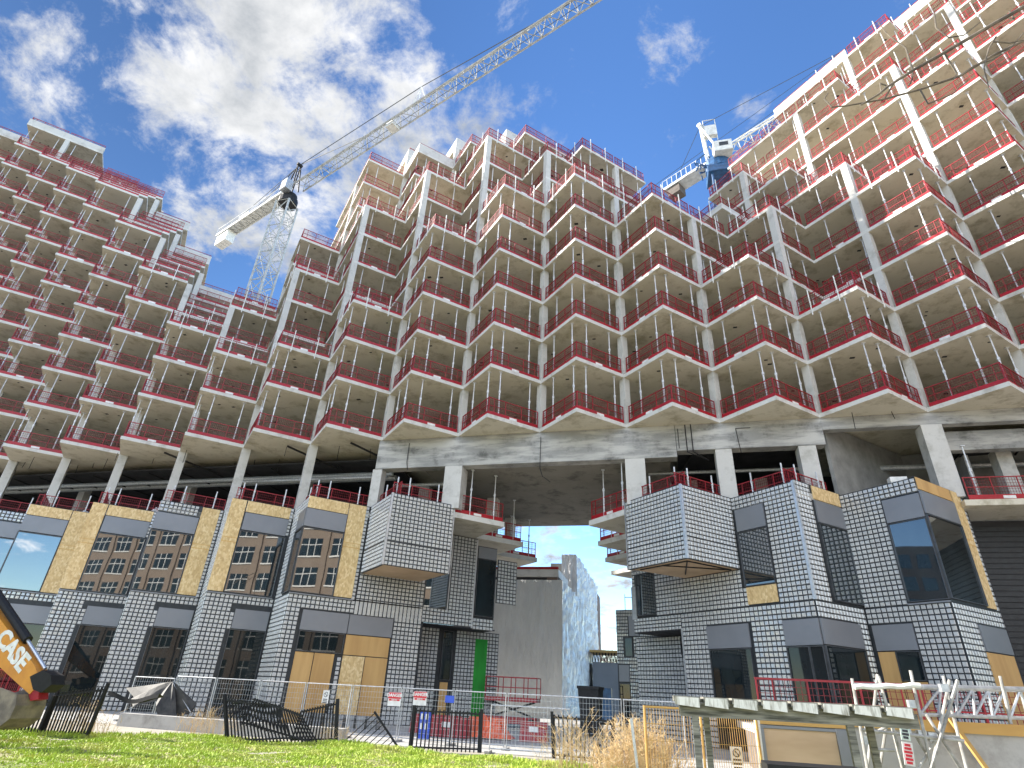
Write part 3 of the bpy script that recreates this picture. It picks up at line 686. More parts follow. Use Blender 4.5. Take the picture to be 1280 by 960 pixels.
# terrace guardrails
def add_rail(A, B, label, kind='floor', tagd=True):
    f, to, me, tg = RM[kind]
    o = bpy.data.objects.new('guardrail', f); COL.objects.link(o); o.matrix_world = rail_matrix(A, B)
    tag(o, label, 'guardrail', 'red guardrails on the podium terraces')
    for nm, d in (('toe_board', to), ('wire_mesh', me), ('tag', tg)):
        if nm == 'tag' and not tagd: continue
        q = bpy.data.objects.new(nm, d); COL.objects.link(q); q.parent = o
TZ = -.915
for i in list(range(-10, 0))+[2, 3]:
    for e in ('FL', 'FR'):
        c = corners(*cellof(0, i)); a, b, dx, dy = EDG[e]; n = Vector((-dx, -dy, 0)).normalized()*.45
        A, B = W(*c[a], TZ)+n, W(*c[b], TZ)+n
        if not -40 < proj((A+B)/2)[0] < 1300: continue
        nm = ORD[-i]+' bay left of gate' if i < 0 else ORD[i-1]+' bay right of gate'
        add_rail(A, B, 'red mesh guardrail above the podium parapet, %s side, %s' % ('left-facing' if e == 'FL' else 'right-facing', nm), tagd=False)
        if i > -9:
            for u, w in ((.3, 'nearer the column' if e == 'FL' else 'nearer the tip'), (.8, 'nearer the tip' if e == 'FL' else 'nearer the column')):
                P = A.lerp(B, u); mb = MB(); mb.tube((0, 0, 0), (0, 0, 1.55), .04, 6); mb.tube((0, 0, 1.0), (0, 0, 1.1), .06, 6)
                o = mb.build('rail_post', MT['post']); o.location = P
                tag(o, 'short pale post %s, %s podium parapet, %s' % (w, 'left-facing' if e == 'FL' else 'right-facing', nm), 'rail post', 'short posts behind the podium parapets')
for s, cells in (('left', [(1, 0), (3, 0), (5, 0)]), ('right', [(1, 2), (3, 2), (5, 2)])):
    for n_, (r, i) in enumerate(cells):
        c = corners(*cellof(r, i)); e = 'FR' if s == 'left' else 'FL'; a, b, dx, dy = EDG[e]; n = Vector((-dx, -dy, 0)).normalized()*.12
        A, B = W(*c[a], TZ)+n, W(*c[b], TZ)+n
        add_rail(A, B, 'red guardrail on the %s gate ledge, on the %s side of the opening' % (('front', 'middle', 'rear')[n_], s))
        for u in (.35, .8):
            P = A.lerp(B, u); mb = MB(); zz = (-.362-TZ)*D; post_into(mb, zz); o = mb.build('shoring_post', MT['post']); o.location = P
            tag(o, '%s shoring post on the %s ledge, %s side of the gate' % ('inner' if (u < .5) == (s == 'left') else 'outer', ('front', 'middle', 'rear')[n_], s), 'shoring post', 'posts on the gate ledges')
for k in range(3): add_rail(W(5.06+k*.72, -.035, -.93), W(5.06+k*.72+.7, -.035, -.93), 'red guardrail on the straight terrace at the right, %s section from the big column' % ORD[k+1])
for u, wd in ((5.2, 'near the block wall'), (6.1, 'toward the right frame edge')):
    mb = MB(); post_into(mb, (-.37+.93)*D); o = mb.build('shoring_post', MT['post']); o.location = W(u, .02, -.93); tag(o, 'tall shoring post on the straight right terrace, '+wd, 'shoring post', 'posts on the right terrace')
# tarps and rubbish on the left terrace
for k, (x, w, hh, lab) in enumerate(((-5.3, .45, .17, 'pale grey insulation stack behind the terrace rail above the fifth left bay'), (-4.1, .5, .2, 'crumpled pale sheet heap behind the terrace rail, fourth left bay'), (-2.65, .35, .2, 'white sheet-wrapped stack behind the terrace rail near the orange lumber'), (-1.75, .4, .16, 'tan material heap behind the terrace rail beside the corner box'))):
    mb = MB(); n = 9
    g = [[W(x+w*(a/n-.5)*2*.5, .05+.25*b/4, TZ+(.01+hh*(1-(2*a/n-1)**4)*(1-abs(b/2-1)**3)*(.75+.25*math.sin(a*2.1+b*1.3+k)))) for b in range(5)] for a in range(n+1)]
    for a in range(n):
        for b in range(4): mb.quad(g[a][b], g[a+1][b], g[a+1][b+1], g[a][b+1])
    o = mb.build('covered_stack', MT['white'] if k != 3 else MT['tarp']); tag(o, lab, 'covered stack')

# ------------------------------------------------------------------ ground
mb = MB(); mb.quad((-1500, -1500, -.02), (1500, -1500, -.02), (1500, 1500, -.02), (-1500, 1500, -.02)); tag(mb.build('ground', MT['ground']), kind='structure')
mb = MB(); mb.quad((-60, -9.2, -.012), (60, -8.0, -.012), (60, 55, -.012), (-60, 55, -.012)); tag(mb.build('site_pavement', MT['pave']), kind='structure')
def lawn_edge(x): return -10.7-(.42*(-x-1) if x < -1 else 0)+.25*math.sin(x*1.3)-(max(0, x-6)*.25)
mb = MB(); NX, NY = 90, 40
def lz(x, y): return .05*math.sin(x*.9+y*.6)+.03*math.sin(x*2.3-y*1.7)+.045
for a in range(NX):
    for b in range(NY):
        q = []
        for (da, db) in ((0, 0), (1, 0), (1, 1), (0, 1)):
            x = -14+30*(a+da)/NX; y0_ = -40; y = y0_+(lawn_edge(x)-y0_)*(b+db)/NY; q.append((x, y, lz(x, y) if b+db < NY else -.005))
        mb.quad(*q)
tag(mb.build('lawn', MT['soil'], smooth=True), kind='structure')
mb = MB()
def tuft(x, y, n, hgt, spread):
    for _ in range(n):
        a = rnd.uniform(0, 6.283); r = rnd.uniform(0, spread); X, Y = x+r*math.cos(a), y+r*math.sin(a); z = lz(X, Y)-.02
        h_ = hgt*rnd.uniform(.5, 1.2); t = rnd.uniform(0, 6.283); l = rnd.uniform(.1, .6)*h_; w = rnd.uniform(.010, .024)
        dx, dy = math.cos(t), math.sin(t); ca, sa = -dy*w, dx*w
        m_ = (X+dx*l*.4, Y+dy*l*.4, z+h_*.65); e_ = (X+dx*l, Y+dy*l, z+h_)
        mb.quad((X-ca, Y-sa, z), (X+ca, Y+sa, z), (m_[0]+ca*.7, m_[1]+sa*.7, m_[2]), (m_[0]-ca*.7, m_[1]-sa*.7, m_[2]))
        mb.tri((m_[0]-ca*.7, m_[1]-sa*.7, m_[2]), (m_[0]+ca*.7, m_[1]+sa*.7, m_[2]), e_)
cnt = 0
while cnt < 12500:
    x = rnd.uniform(-9, 12); y = rnd.uniform(-21, -9); 
    if y > lawn_edge(x)+.1: continue
    P = proj((x, y, 0))
    if not (-30 < P[0] < 820 and 900 < P[1] < 985): continue
    cl = .5+.5*math.sin(x*1.9+1.3*math.sin(y*1.7))*math.cos(y*1.1)
    near_edge = lawn_edge(x)-y < .9
    tuft(x, y, rnd.randint(5, 9) if near_edge else rnd.randint(4, 8), (.13 if near_edge else .04+.06*cl), .13); cnt += 1
    if not near_edge and cl < .22 and rnd.random() < .6: cnt -= 0
tag(mb.build('grass', MT['grass']), 'bright green tufty lawn grass along the bottom of the picture', 'grass', kind='stuff')
# low kerb in front of the fence
mb = MB(); mb.box(-9.4, .2, -9.25, -8.85, -.02, .42); tag(mb.build('concrete_kerb', MT['pave']), 'long low concrete kerb behind the leaning black fence', 'kerb')

# ------------------------------------------------------------------ temporary wire fence
FY = -7.0
def fence_panel(A, B, hgt, label, mat='galv', group='temporary wire fence panels', cells=(18, 9)):
    A, B = Vector(A), Vector(B); L = (B-A).length; d = (B-A)/L
    root = empty('wire_fence', A, label, 'fence', group, math.atan2(d.y, d.x))
    fr = MB(); r = .022
    for x in (.03, L-.03): fr.tube((x, 0, .02), (x, 0, hgt), r, 6)
    for z in (.12, hgt-.02): fr.tube((.03, 0, z), (L-.03, 0, z), r*.95, 6)
    fr.build('frame', MT[mat], root)
    wm = MB()
    for q in range(1, cells[0]): wm.bar((L*q/cells[0], 0, .12), (L*q/cells[0], 0, hgt-.02), .006)
    for q in range(1, cells[1]): wm.bar((.03, 0, .12+(hgt-.14)*q/cells[1]), (L-.03, 0, .12+(hgt-.14)*q/cells[1]), .007)
    wm.build('wire_mesh', MT[mat], root)
    ft = MB(); ft.box(-.08, .08, -.35, .35, -.01, .06); ft.build('foot', MT['pave'], root)
    return root
xs = [-11.4+2.12*k for k in range(12)]
FL_ = ['at the excavator arm', 'left of the collapsed tarp', 'behind the collapsed tarp', 'right of the collapsed tarp', 'before the left plywood door', 'before the two boarded doors', 'holding the left danger sign', 'holding the right danger sign', 'before the blue marked panel', 'before the orange netting pile', 'before the black dumpster', 'behind the dry weeds']
for k in range(11):
    y0_, y1_ = FY+.05*math.sin(k*2.1), FY+.05*math.sin((k+1)*2.1)
    fence_panel((xs[k], y0_, 0), (xs[k+1]-.03, y1_, 0), 1.80 if k > 0 else 1.7, 'galvanised wire fence panel '+FL_[k])
fence_panel((5.35, -8.6, 0), (8.1, -8.3, 0), 1.42, 'lower wire gate panel standing before the main fence')
# signs on the fence
def text_mesh(txt, size, mat, name='lettering', bold=.0):
    cu = bpy.data.curves.new(name, 'FONT'); cu.body = txt; cu.size = size; cu.align_x = 'CENTER'; cu.align_y = 'CENTER'; cu.extrude = .004; cu.offset = bold; cu.resolution_u = 3
    o = bpy.data.objects.new(name, cu); COL.objects.link(o)
    dg = bpy.context.evaluated_depsgraph_get(); me = bpy.data.meshes.new_from_object(o.evaluated_get(dg)); me.name = name
    me.materials.clear(); me.materials.append(mat)
    bpy.data.objects.remove(o); q = bpy.data.objects.new(name, me); COL.objects.link(q); return q
def stand_text(q, parent, x, y, z, rx=math.pi/2):
    q.parent = parent; q.location = (x, y, z); q.rotation_euler = (rx, 0, 0)
def danger(px, py, lab):
    P = at(px, py, FY-.06); root = empty('danger_sign', (P.x, P.y, P.z), lab, 'sign', None, .03)
    w, h = .27, .235
    mb = MB(); mb.box(-w, w, 0, .012, -h, h); mb.build('board', MT['white'], root)
    mb = MB(); mb.box(-w+.01, w-.01, -.008, -.002, .02, h-.01); mb.build('red_band', MT['signred'], root)
    stand_text(text_mesh('DANGER', .155, MT['white'], bold=.006), root, 0, -.012, .13)
    mb = MB(); mb.box(-w+.05, w-.05, -.008, -.002, -.055, .005); mb.build('red_line', MT['signred'], root)
    stand_text(text_mesh('DUE TO', .06, MT['white'], bold=.003), root, 0, -.012, -.025)
danger(493, 874, 'white and red danger sign, the left one of the pair'); danger(525, 873, 'white and red danger sign right of the fence post, the right one of the pair')
def nosign(px, py, Y, lab, w=.14, h=.23):
    P = at(px, py, Y); root = empty('prohibition_sign', P, lab, 'sign')
    mb = MB(); mb.box(-w, w, 0, .012, -h, h); mb.build('board', MT['white'], root)
    mb = MB(); n = 16; c = Vector((0, -.006, h*.35)); rr = w*.6
    pts = [c+Vector((math.cos(t*2*math.pi/n)*rr, 0, math.sin(t*2*math.pi/n)*rr)) for t in range(n+1)]
    mb.path(pts, .010, 4); mb.bar(c+Vector((-rr*.7, 0, rr*.7)), c+Vector((rr*.7, 0, -rr*.7)), .018); mb.build('barred_ring', MT['ink'], root)
    mb = MB()
    for k in range(3): mb.box(-w*.7, w*.7, -.006, -.002, -h*.3-k*.06-.03, -h*.3-k*.06)
    mb.build('small_print', MT['ink'], root)
nosign(407, 871, FY-.06, 'small white prohibition sign on the fence before the plywood doors')
nosign(921, 945, -18, 'small white prohibition sign on the mesh panel beside the timber posts', .10, .14)
P = at(562, 874, FY-.05); mb = MB(); mb.box(P.x-.18, P.x+.18, P.y, P.y+.012, P.z-.12, P.z+.12); tag(mb.build('blue_sign', MT['bluep']), 'small blue notice fixed to the fence right of the danger signs', 'sign')

# ------------------------------------------------------------------ black iron fence, broken into pieces
def iron_panel(A, B, hgt, label, n, roll=0.0, pitch=0.0, posts=(True, True), group='broken black iron fence pieces'):
    A, B = Vector(A), Vector(B); L = (B-A).length; d = (B-A)/L
    root = empty('iron_fence', A, label, 'fence', group); root.rotation_euler = (roll, -pitch, math.atan2(d.y, d.x))
    mb = MB()
    for z in (.12, hgt-.06): mb.bar((0, 0, z), (L, 0, z), .045, .04)
    mb.build('rail', MT['black'], root)
    mb = MB()
    for k in range(n):
        x = L*(k+.5)/n; mb.bar((x, 0, .02), (x, 0, hgt-.05), .024)
    mb.build('picket', MT['black'], root)
    for x, on in ((0, posts[0]), (L, posts[1])):
        if on:
            mb = MB(); mb.bar((x, 0, -.1), (x, 0, hgt+.12), .075); mb.box(x-.05, x+.05, -.05, .05, hgt+.12, hgt+.16); mb.build('post', MT['black'], root)
    return root
def iron_quad(bl, br, tl, tr, Y0, Y1, n, label, posts=(True, True), group='broken black iron fence pieces'):
    BL_, BR, TL, TR = at(*bl, Y0), at(*br, Y1), at(*tl, Y0), at(*tr, Y1)
    root = empty('iron_fence', BL_, label, 'fence', group)
    for t in (.08, .94):
        mb = MB(); mb.bar(BL_.lerp(TL, t), BR.lerp(TR, t), .06, .05); part(mb, 'rail', MT['black'], root)
    mb = MB()
    for k in range(n):
        u = (k+.5)/n; mb.bar(BL_.lerp(BR, u), TL.lerp(TR, u), .036)
    part(mb, 'picket', MT['black'], root)
    for (a, b), on in (((BL_, TL), posts[0]), ((BR, TR), posts[1])):
        if on: mb = MB(); mb.bar(a, a.lerp(b, 1.07), .085); part(mb, 'post', MT['black'], root)
iron_quad((48, 930), (108, 922), (72, 866), (134, 858), -14.0, -13.7, 15, 'black iron fence piece leaning right behind the digger bucket')
iron_quad((-30, 950), (38, 940), (-2, 880), (66, 874), -14.6, -14.1, 15, 'black iron fence piece at the left frame edge under the bucket')
# black sagging sheet over the leaning fence
mb = MB(); n = 14
for k in range(n):
    t0, t1 = k/n, (k+1)/n
    f = lambda t, q: Vector((-5.75+1.9*t, -13.75+.25*q, 1.28-.16*math.sin(math.pi*t)-.10*q+.03*math.sin(9*t)))
    mb.quad(f(t0, 0), f(t1, 0), f(t1, 1), f(t0, 1)); mb.quad(f(t0, 0)+Vector((0, -.02, -.12)), f(t1, 0)+Vector((0, -.02, -.12)), f(t1, 0), f(t0, 0))
tag(mb.build('black_sheet', MT['black']), 'black plastic sheet sagging over the leaning iron fence', 'sheet')
iron_quad((284, 931), (366, 926), (281, 872), (350, 881), -11.8, -11.3, 19, 'black iron fence piece standing upright left of the tangle', (True, False))
iron_quad((300, 905), (402, 934), (318, 872), (376, 892), -11.6, -11.1, 20, 'black iron fence piece slumped across the upright one', (False, False))
iron_quad((362, 928), (420, 928), (376, 888), (422, 877), -10.9, -10.4, 14, 'black iron fence piece rising to a capped post', (False, True))
# fallen one
root = empty('iron_fence', (.55, -9.7, 0), 'fallen black iron fence piece lying as a triangle on the grass', 'fence', 'broken black iron fence pieces')
mb = MB(); a, b = Vector((.95, 0, 1.02)), Vector((1.95, .1, .02)); mb.bar(a, b, .06); mb.build('rail', MT['black'], root)
mb = MB()
for k in range(9):
    t = (k+.3)/9; p = a.lerp(b, t); mb.bar(p, p+Vector((-1.05*(1-t)-.02, -.1, -1.0*(1-t)-.01)), .026)
mb.build('picket', MT['black'], root)
iron_quad((512, 938), (600, 941), (518, 885), (602, 890), -9.9, -9.3, 17, 'black iron fence piece standing before the blue marked panel')
iron_quad((692, 948), (765, 955), (690, 893), (768, 899), -10.3, -10.0, 14, 'black iron fence piece half hidden behind the dry weeds')
mb = MB(); P = at(748, 932, -14.5); mb.bar((P.x, -14.5, -.1), (P.x, -14.5, P.z), .085); mb.box(P.x-.055, P.x+.055, -14.555, -14.445, P.z, P.z+.03); tag(mb.build('fence_post', MT['black']), 'black capped stub post in front of the dry weeds', 'post')
mb = MB(); a, b = at(789, 898, -17.5), at(800, 985, -17.5); mb.bar(b, a, .085, .05); tag(mb.build('sign_post', MT['galv']), 'pale galvanised channel post leaning in the dry weeds', 'post')

# ------------------------------------------------------------------ dry weeds
def weeds(px0, px1, Y, n, hmax, label, heads=.5, mat='straw'):
    mb = MB()
    for k in range(n):
        px = rnd.uniform(px0, px1) if rnd.random() < .5 else rnd.gauss((px0+px1)/2, (px1-px0)/5)
        y = Y+rnd.uniform(-.8, .8); b = at(px, 960, y); b = Vector((b.x, y, 0))
        h_ = hmax*rnd.uniform(.45, 1)*(1-.45*abs((px-(px0+px1)/2)/((px1-px0)/2))); t = rnd.uniform(0, 6.283); l = rnd.uniform(.05, .45)*h_
        pts = [b+Vector((math.cos(t)*l*s**2, math.sin(t)*l*s**2, h_*s*(1-.08*s))) for s in (0, .35, .7, 1)]
        mb.path(pts, .0075, 3, .003)
        if rnd.random() < .6:
            for q in range(rnd.randint(2, 5)):
                s = rnd.uniform(.3, .95); p = pts[0].lerp(pts[-1], s); a2 = rnd.uniform(0, 6.283); ll = rnd.uniform(.12, .4)
                mb.tube(p, p+Vector((math.cos(a2)*ll, math.sin(a2)*ll, rnd.uniform(.05, .3))), .004, 3, .002, caps=False)
        if rnd.random() < heads:
            for q in range(16):
                p = pts[-1]-Vector((0, 0, rnd.uniform(0, .28))); a2 = rnd.uniform(0, 6.283); ll = rnd.uniform(.03, .10)
                mb.tube(p, p+Vector((math.cos(a2)*ll, math.sin(a2)*ll, rnd.uniform(.02, .1))), .006, 3, .001, caps=False)
    tag(mb.build('dry_weeds', MT[mat]), label, 'weeds')
weeds(745, 850, -15.5, 330, 1.75, 'tall tan feathery dry weeds around the leaning channel post', .7)
weeds(670, 770, -12.5, 90, 1.7, 'sparse branching dry stalks left of the feathery weeds', .1)
weeds(205, 285, -10.2, 60, 1.1, 'thin dry stalks by the collapsed tarp', .1)
weeds(380, 440, -10.0, 26, .9, 'few dry stalks between the broken iron fence pieces', .1)
weeds(40, 130, -12.8, 60, 1.2, 'thin dry stalks behind the leaning iron fence', .1)

# ------------------------------------------------------------------ collapsed tarp
root = empty('collapsed_canopy', (-6.0, -8.0, 0), 'collapsed grey tarp canopy draped over bent poles behind the kerb', 'canopy')
apex = at(216, 852, -8.0); mb = MB(); ring = []
n = 22
for k in range(n+1):
    a = 2*math.pi*k/n; rr = 1.05+.25*math.sin(5*a)+.18*math.sin(9*a+1); lf = max(0, -math.cos(a)); ring.append(Vector((apex.x+rr*(1.05+.75*lf)*math.cos(a), apex.y+rr*.7*math.sin(a), .45+.55*lf+.22*math.sin(3*a+.5)+.2*math.sin(7*a))))
def tp(k, s):
    e = ring[k]; p = apex.lerp(e, s); p.z = apex.z+(e.z-apex.z)*(s**1.5) - .06*math.sin(s*math.pi)*(1+math.sin(k*2.2)); return p
for k in range(n):
    for q in range(5): mb.quad(tp(k, q/5), tp(k+1, q/5), tp(k+1, (q+1)/5), tp(k, (q+1)/5))
part(mb, 'tarp', MT['tarp'], root)
mb = MB()
for k in range(0, n, 4): mb.tube(apex+Vector((0, 0, -.02)), ring[k]+Vector((0, 0, -.03)), .02, 5); mb.tube(ring[k], Vector((ring[k].x*.9+apex.x*.1, ring[k].y, 0)), .02, 5)
part(mb, 'pole', MT['galv'], root)
mb = MB(); mb.box(-7.6, -3.2, -8.6, -7.4, .0, .1); tag(mb.build('timber_pallet', MT['plypale']), 'pale boards lying under the collapsed tarp', 'boards')

# ------------------------------------------------------------------ excavator arm, bucket and body
ex = empty('excavator', (-9.5, -17.6, 0), 'orange excavator reaching in from the left with a muddy bucket', 'excavator')
EY = -17.0
def ep(px, py): return at(px, py, EY)
def poly(mb, pix, y0, y1):
    P = [ep(*p) for p in pix]; n = len(P); k = len(mb.v)
    for p in P: mb.v.append((p.x, y0, p.z))
    for p in P: mb.v.append((p.x, y1, p.z))
    mb.f.append(tuple(range(k, k+n))); mb.f.append(tuple(range(k+2*n-1, k+n-1, -1)))
    for i in range(n): mb.f.append((k+i, k+n+i, k+n+(i+1) % n, k+(i+1) % n))
mb = MB(); poly(mb, [(-60, 690), (-20, 735), (2, 768), (50, 832), (58, 852), (44, 868), (24, 850), (-30, 800), (-85, 735)], EY-.16, EY+.16)
stick = part(mb, 'stick', MT['orange'], ex)
mb = MB(); a, b = ep(-40, 700), ep(48, 830)
for q, r in ((0, .09), ):
    mb.tube(ep(-30, 712)+Vector((0, 0, .12)), ep(33, 805)+Vector((0, -.0, .10)), .12, 10)
part(mb, 'cylinder', MT['black'], ex)
mb = MB(); mb.tube(ep(31, 803)+Vector((0, 0, .1)), ep(56, 838)+Vector((0, 0, .04)), .045, 8); part(mb, 'rod', MT['alu'], ex)
mb = MB(); poly(mb, [(46, 846), (62, 838), (72, 844), (73, 856), (60, 866), (50, 862)], EY-.2, EY+.2); part(mb, 'linkage', MT['black'], ex)
mb = MB(); poly(mb, [(42, 868), (50, 857), (55, 864), (54, 874), (44, 876)], EY-.14, EY+.14); part(mb, 'hitch', MT['red'], ex)
mb = MB()
sh = lambda L: [(x*.88-7, y) for x, y in L]
outer = [(-12, 866), (8, 866), (30, 860), (54, 868), (52, 882), (44, 898), (28, 909), (10, 912), (-8, 905), (-16, 890)]
inner = [(-4, 872), (10, 871), (30, 868), (47, 872), (45, 882), (38, 894), (26, 902), (10, 904), (-4, 899), (-9, 888)]
outer, inner = sh(outer), sh(inner)
for yy in (EY-.42, EY+.36): poly(mb, outer, yy, yy+.06)
Q = [ep(*p) for p in outer[3:]+outer[:1]]; Q2 = [ep(*p) for p in inner[3:]+inner[:1]]
for k in range(len(Q)-1):
    p, q, p2, q2 = Q[k], Q[k+1], Q2[k], Q2[k+1]
    mb.hexa([(p.x, EY-.36, p.z), (q.x, EY-.36, q.z), (q.x, EY+.36, q.z), (p.x, EY+.36, p.z), (p2.x, EY-.36, p2.z), (q2.x, EY-.36, q2.z), (q2.x, EY+.36, q2.z), (p2.x, EY+.36, p2.z)])
bk = part(mb, 'bucket', MT['bucket'], ex)
# body off to the left
mb = MB(); mb.hexa([(-14.2, -18.6, 1.0), (-11.6, -18.6, 1.0), (-11.6, -16.2, 1.0), (-14.2, -16.2, 1.0), (-14.2, -18.6, 2.1), (-11.6, -18.6, 2.0), (-11.6, -16.2, 2.0), (-14.2, -16.2, 2.1)]); part(mb, 'house', MT['orange'], ex)
mb = MB(); mb.box(-12.9, -11.5, -18.6, -17.6, 2.02, 3.2); part(mb, 'cab', MT['black'], ex)
for y in (-18.7, -16.7):
    mb = MB(); mb.prism([(-14.3, .1), (-11.2, .1), (-10.9, .45), (-11.2, .85), (-14.3, .85), (-14.6, .45)], y, y+.55); part(mb, 'track', MT['black'], ex)
mb = MB(); a = Vector((-11.8, EY, 1.9)); b = Vector((-10.4, EY, 4.3)); c = ep(-62, 705)
mb.bar(a, b, .5, .6); mb.bar(b, c, .45, .55); part(mb, 'boom', MT['orange'], ex)
q = text_mesh('CASE', .46, MT['white'], 'lettering', .02); q.parent = ex
a, b = at(1, 781, EY-.168), at(41, 833, EY-.168); ang = math.atan2(b.z-a.z, b.x-a.x); mid = (a+b)/2
wt = max(v.co.x for v in q.data.vertices)-min(v.co.x for v in q.data.vertices); kx = (b-a).length/wt*.76; mid = mid+Vector((-.07, 0, -.13))
q.rotation_euler = (math.pi/2, -ang, 0); q.location = mid-Vector(ex.location); q.scale = (kx, kx*.92, 1)

# ------------------------------------------------------------------ site things seen through the fence
lift = empty('scissor_lift', at(638, 868, 7.5)*1, 'red scissor lift cage standing before the white wrapped building', 'lift'); lift.location.z = 0
lx0, lx1 = at(607, 860, 7.5).x, at(671, 860, 7.5).x; zt = at(607, 845, 7.5).z
mb = MB()
for x in (lx0, lx0*.75+lx1*.25, (lx0+lx1)/2, lx0*.25+lx1*.75, lx1):
    for y in (7.5, 8.7): mb.bar((x, y, zt-1.1), (x, y, zt), .05)
for z in (zt, zt-.55, zt-1.1):
    for y in (7.5, 8.7): mb.bar((lx0, y, z), (lx1, y, z), .05)
    for x in (lx0, lx1): mb.bar((x, 7.5, z), (x, 8.7, z), .05)
part(mb, 'cage', MT['red'], lift)
mb = MB(); mb.box(lx0, lx1, 7.45, 8.75, zt-1.3, zt-1.12); part(mb, 'platform', MT['red'], lift)
mb = MB(); mb.bar((lx0+.2, 8.1, .5), (lx1-.2, 8.1, zt-1.3), .1); mb.bar((lx1-.2, 8.2, .5), (lx0+.2, 8.2, zt-1.3), .1); part(mb, 'scissor_arm', MT['black'], lift)
mb = MB(); mb.box(lx0, lx1, 7.5, 8.7, .2, .55); part(mb, 'chassis', MT['red'], lift)
for x in (lx0+.3, lx1-.3):
    mb = MB(); mb.tube((x, 7.42, .25), (x, 7.6, .25), .25, 12); part(mb, 'wheel', MT['black'], lift)
for k, (px, py, w, m, lab) in enumerate(((560, 897, 1.0, 'red', 'red steel frame stack left of the orange netting'), (668, 903, .6, 'red', 'low red barrier block right of the orange netting'), (545, 906, 1.2, 'red', 'long red barrier lying behind the iron fence'), (610, 906, .9, 'orangeplastic', 'orange barrier segment under the netting pile'))):
    P = at(px, py, -3+k*.7); mb = MB(); y = P.y
    mb.prism([(-.28, 0), (.28, 0), (.12, .45), (.1, .75), (-.1, .75), (-.12, .45)], -w, w, lambda x, yy, z: (P.x+yy, y+x, z)); o = mb.build('road_barrier', MT[m]); tag(o, lab, 'barrier', 'red and orange barriers in the yard')
    mb = MB(); mb.box(P.x-.2, P.x+.2, y-.18, y-.15, .36, .56); o2 = mb.build('reflector', MT['white'], o)
mb = MB(); n = 12; P = at(610, 893, -2.2)
g = [[Vector((P.x-1.2+2.4*a/n, P.y-.6+1.2*b/6, .04+.95*math.sin(math.pi*a/n)**.8*math.sin(math.pi*b/6)*(.7+.3*math.sin(a*2.3+b*3.1)))) for b in range(7)] for a in range(n+1)]
for a in range(n):
    for b in range(6): mb.quad(g[a][b], g[a+1][b], g[a+1][b+1], g[a][b+1])
tag(mb.build('netting_pile', MT['orangeplastic']), 'heap of orange safety netting behind the wire gate panel', 'netting')
bp = at(530, 906, -6.0); mb = MB(); mb.box(bp.x-.24, bp.x+.24, bp.y, bp.y+.14, bp.z-.5, bp.z+.48); root = tag(mb.build('blue_board', MT['bluep']), 'bright blue board with white marks behind the iron fence', 'panel')
mb = MB()
for z in (.28, -.05): mb.box(bp.x-.16, bp.x-.03, bp.y-.012, bp.y-.004, bp.z+z-.1, bp.z+z+.1); mb.box(bp.x+.03, bp.x+.16, bp.y-.012, bp.y-.004, bp.z+z-.1, bp.z+z+.1)
mb.build('white_mark', MT['white'], root)
root = empty('dumpster', at(735, 870, 4), 'black open dumpster beside the corner of the wrapped building', 'dumpster'); root.location.z = 0
dx0, dx1, dz = at(722, 860, 4).x, at(748, 860, 4).x, at(735, 858, 4).z
mb = MB(); mb.hexa([(dx0+.15, 4.1, .15), (dx1-.15, 4.1, .15), (dx1-.15, 6.6, .15), (dx0+.15, 6.6, .15), (dx0, 4, dz), (dx1, 4, dz), (dx1, 6.8, dz), (dx0, 6.8, dz)]); part(mb, 'body', MT['black'], root)
mb = MB(); mb.box(dx0-.04, dx1+.04, 3.94, 4.0, dz-.12, dz+.02); mb.box(dx0-.05, dx0, 4.0, 6.8, dz-.12, dz+.02); mb.box(dx1, dx1+.05, 4.0, 6.8, dz-.12, dz+.02); part(mb, 'rim', MT['black'], root)
# bricks stacked by the left wing
for k in range(7):
    P = at(388+k*13.5, 886, -2.0); mb = MB(); mb.box(P.x-.2, P.x+.2, -2.2, -1.6, .0, .32)
    mb.box(P.x-.2, P.x+.2, -2.2, -1.6, .345, .52)
    tag(mb.build('paver_stack', MT['block_wall']), 'grey paver stack, %s along the row before the boarded doors' % (ORD[k+1]), 'paver stack', 'paver stacks before the boarded doors')
# red site fence behind the bucket
for k in range(2):
    A = at(-10+k*16, 872, -6.0); add_rail(Vector((A.x-1.5, -6.2, .55)), Vector((A.x+1.2, -6.2, .55)), 'red guardrail panel behind the excavator bucket, %s one' % ('left' if k == 0 else 'right'), tagd=False)

# ------------------------------------------------------------------ wrapped building in the court
wb = empty('wrapped_building', (0, 30, 0), 'building wrapped in white plastic sheeting seen through the gate', 'building')
wx, wy0, wy1 = .484*D, 5*D, 11.3*D; wz = (GZ-.80)*D
def crumple(mb, o, du, dv, nu, nv, amp, nrm, seed):
    g = []
    for a in range(nu+1):
        row = []
        for b in range(nv+1):
            p = o+du*(a/nu)+dv*(b/nv); k = amp*(math.sin(a*1.9+seed)*.5+math.sin(a*.7+b*.35+seed*2)*.5+rnd.uniform(-.45, .45))
            if a in (0, nu): k *= .2
            row.append(p+nrm*k)
        g.append(row)
    for a in range(nu):
        for b in range(nv): mb.quad(g[a][b], g[a+1][b], g[a+1][b+1], g[a][b+1])
mb = MB(); crumple(mb, Vector((-8, wy0, 0)), Vector((8+wx, 0, 0)), Vector((0, 0, wz)), 30, 12, .02, Vector((0, -1, 0)), 1); part(mb, 'front_sheet', MT['wrap'], wb, True)
mb = MB(); crumple(mb, Vector((wx, wy0, 0)), Vector((0, wy1-wy0, 0)), Vector((0, 0, wz)), 90, 24, .20, Vector((1, 0, 0)), 2); part(mb, 'side_sheet', MT['wrap'], wb, False)
mb = MB(); mb.box(-8, wx-.15, wy0+.2, wy1, .1, wz-.1); part(mb, 'filler_core', MT['block_wall'], wb)
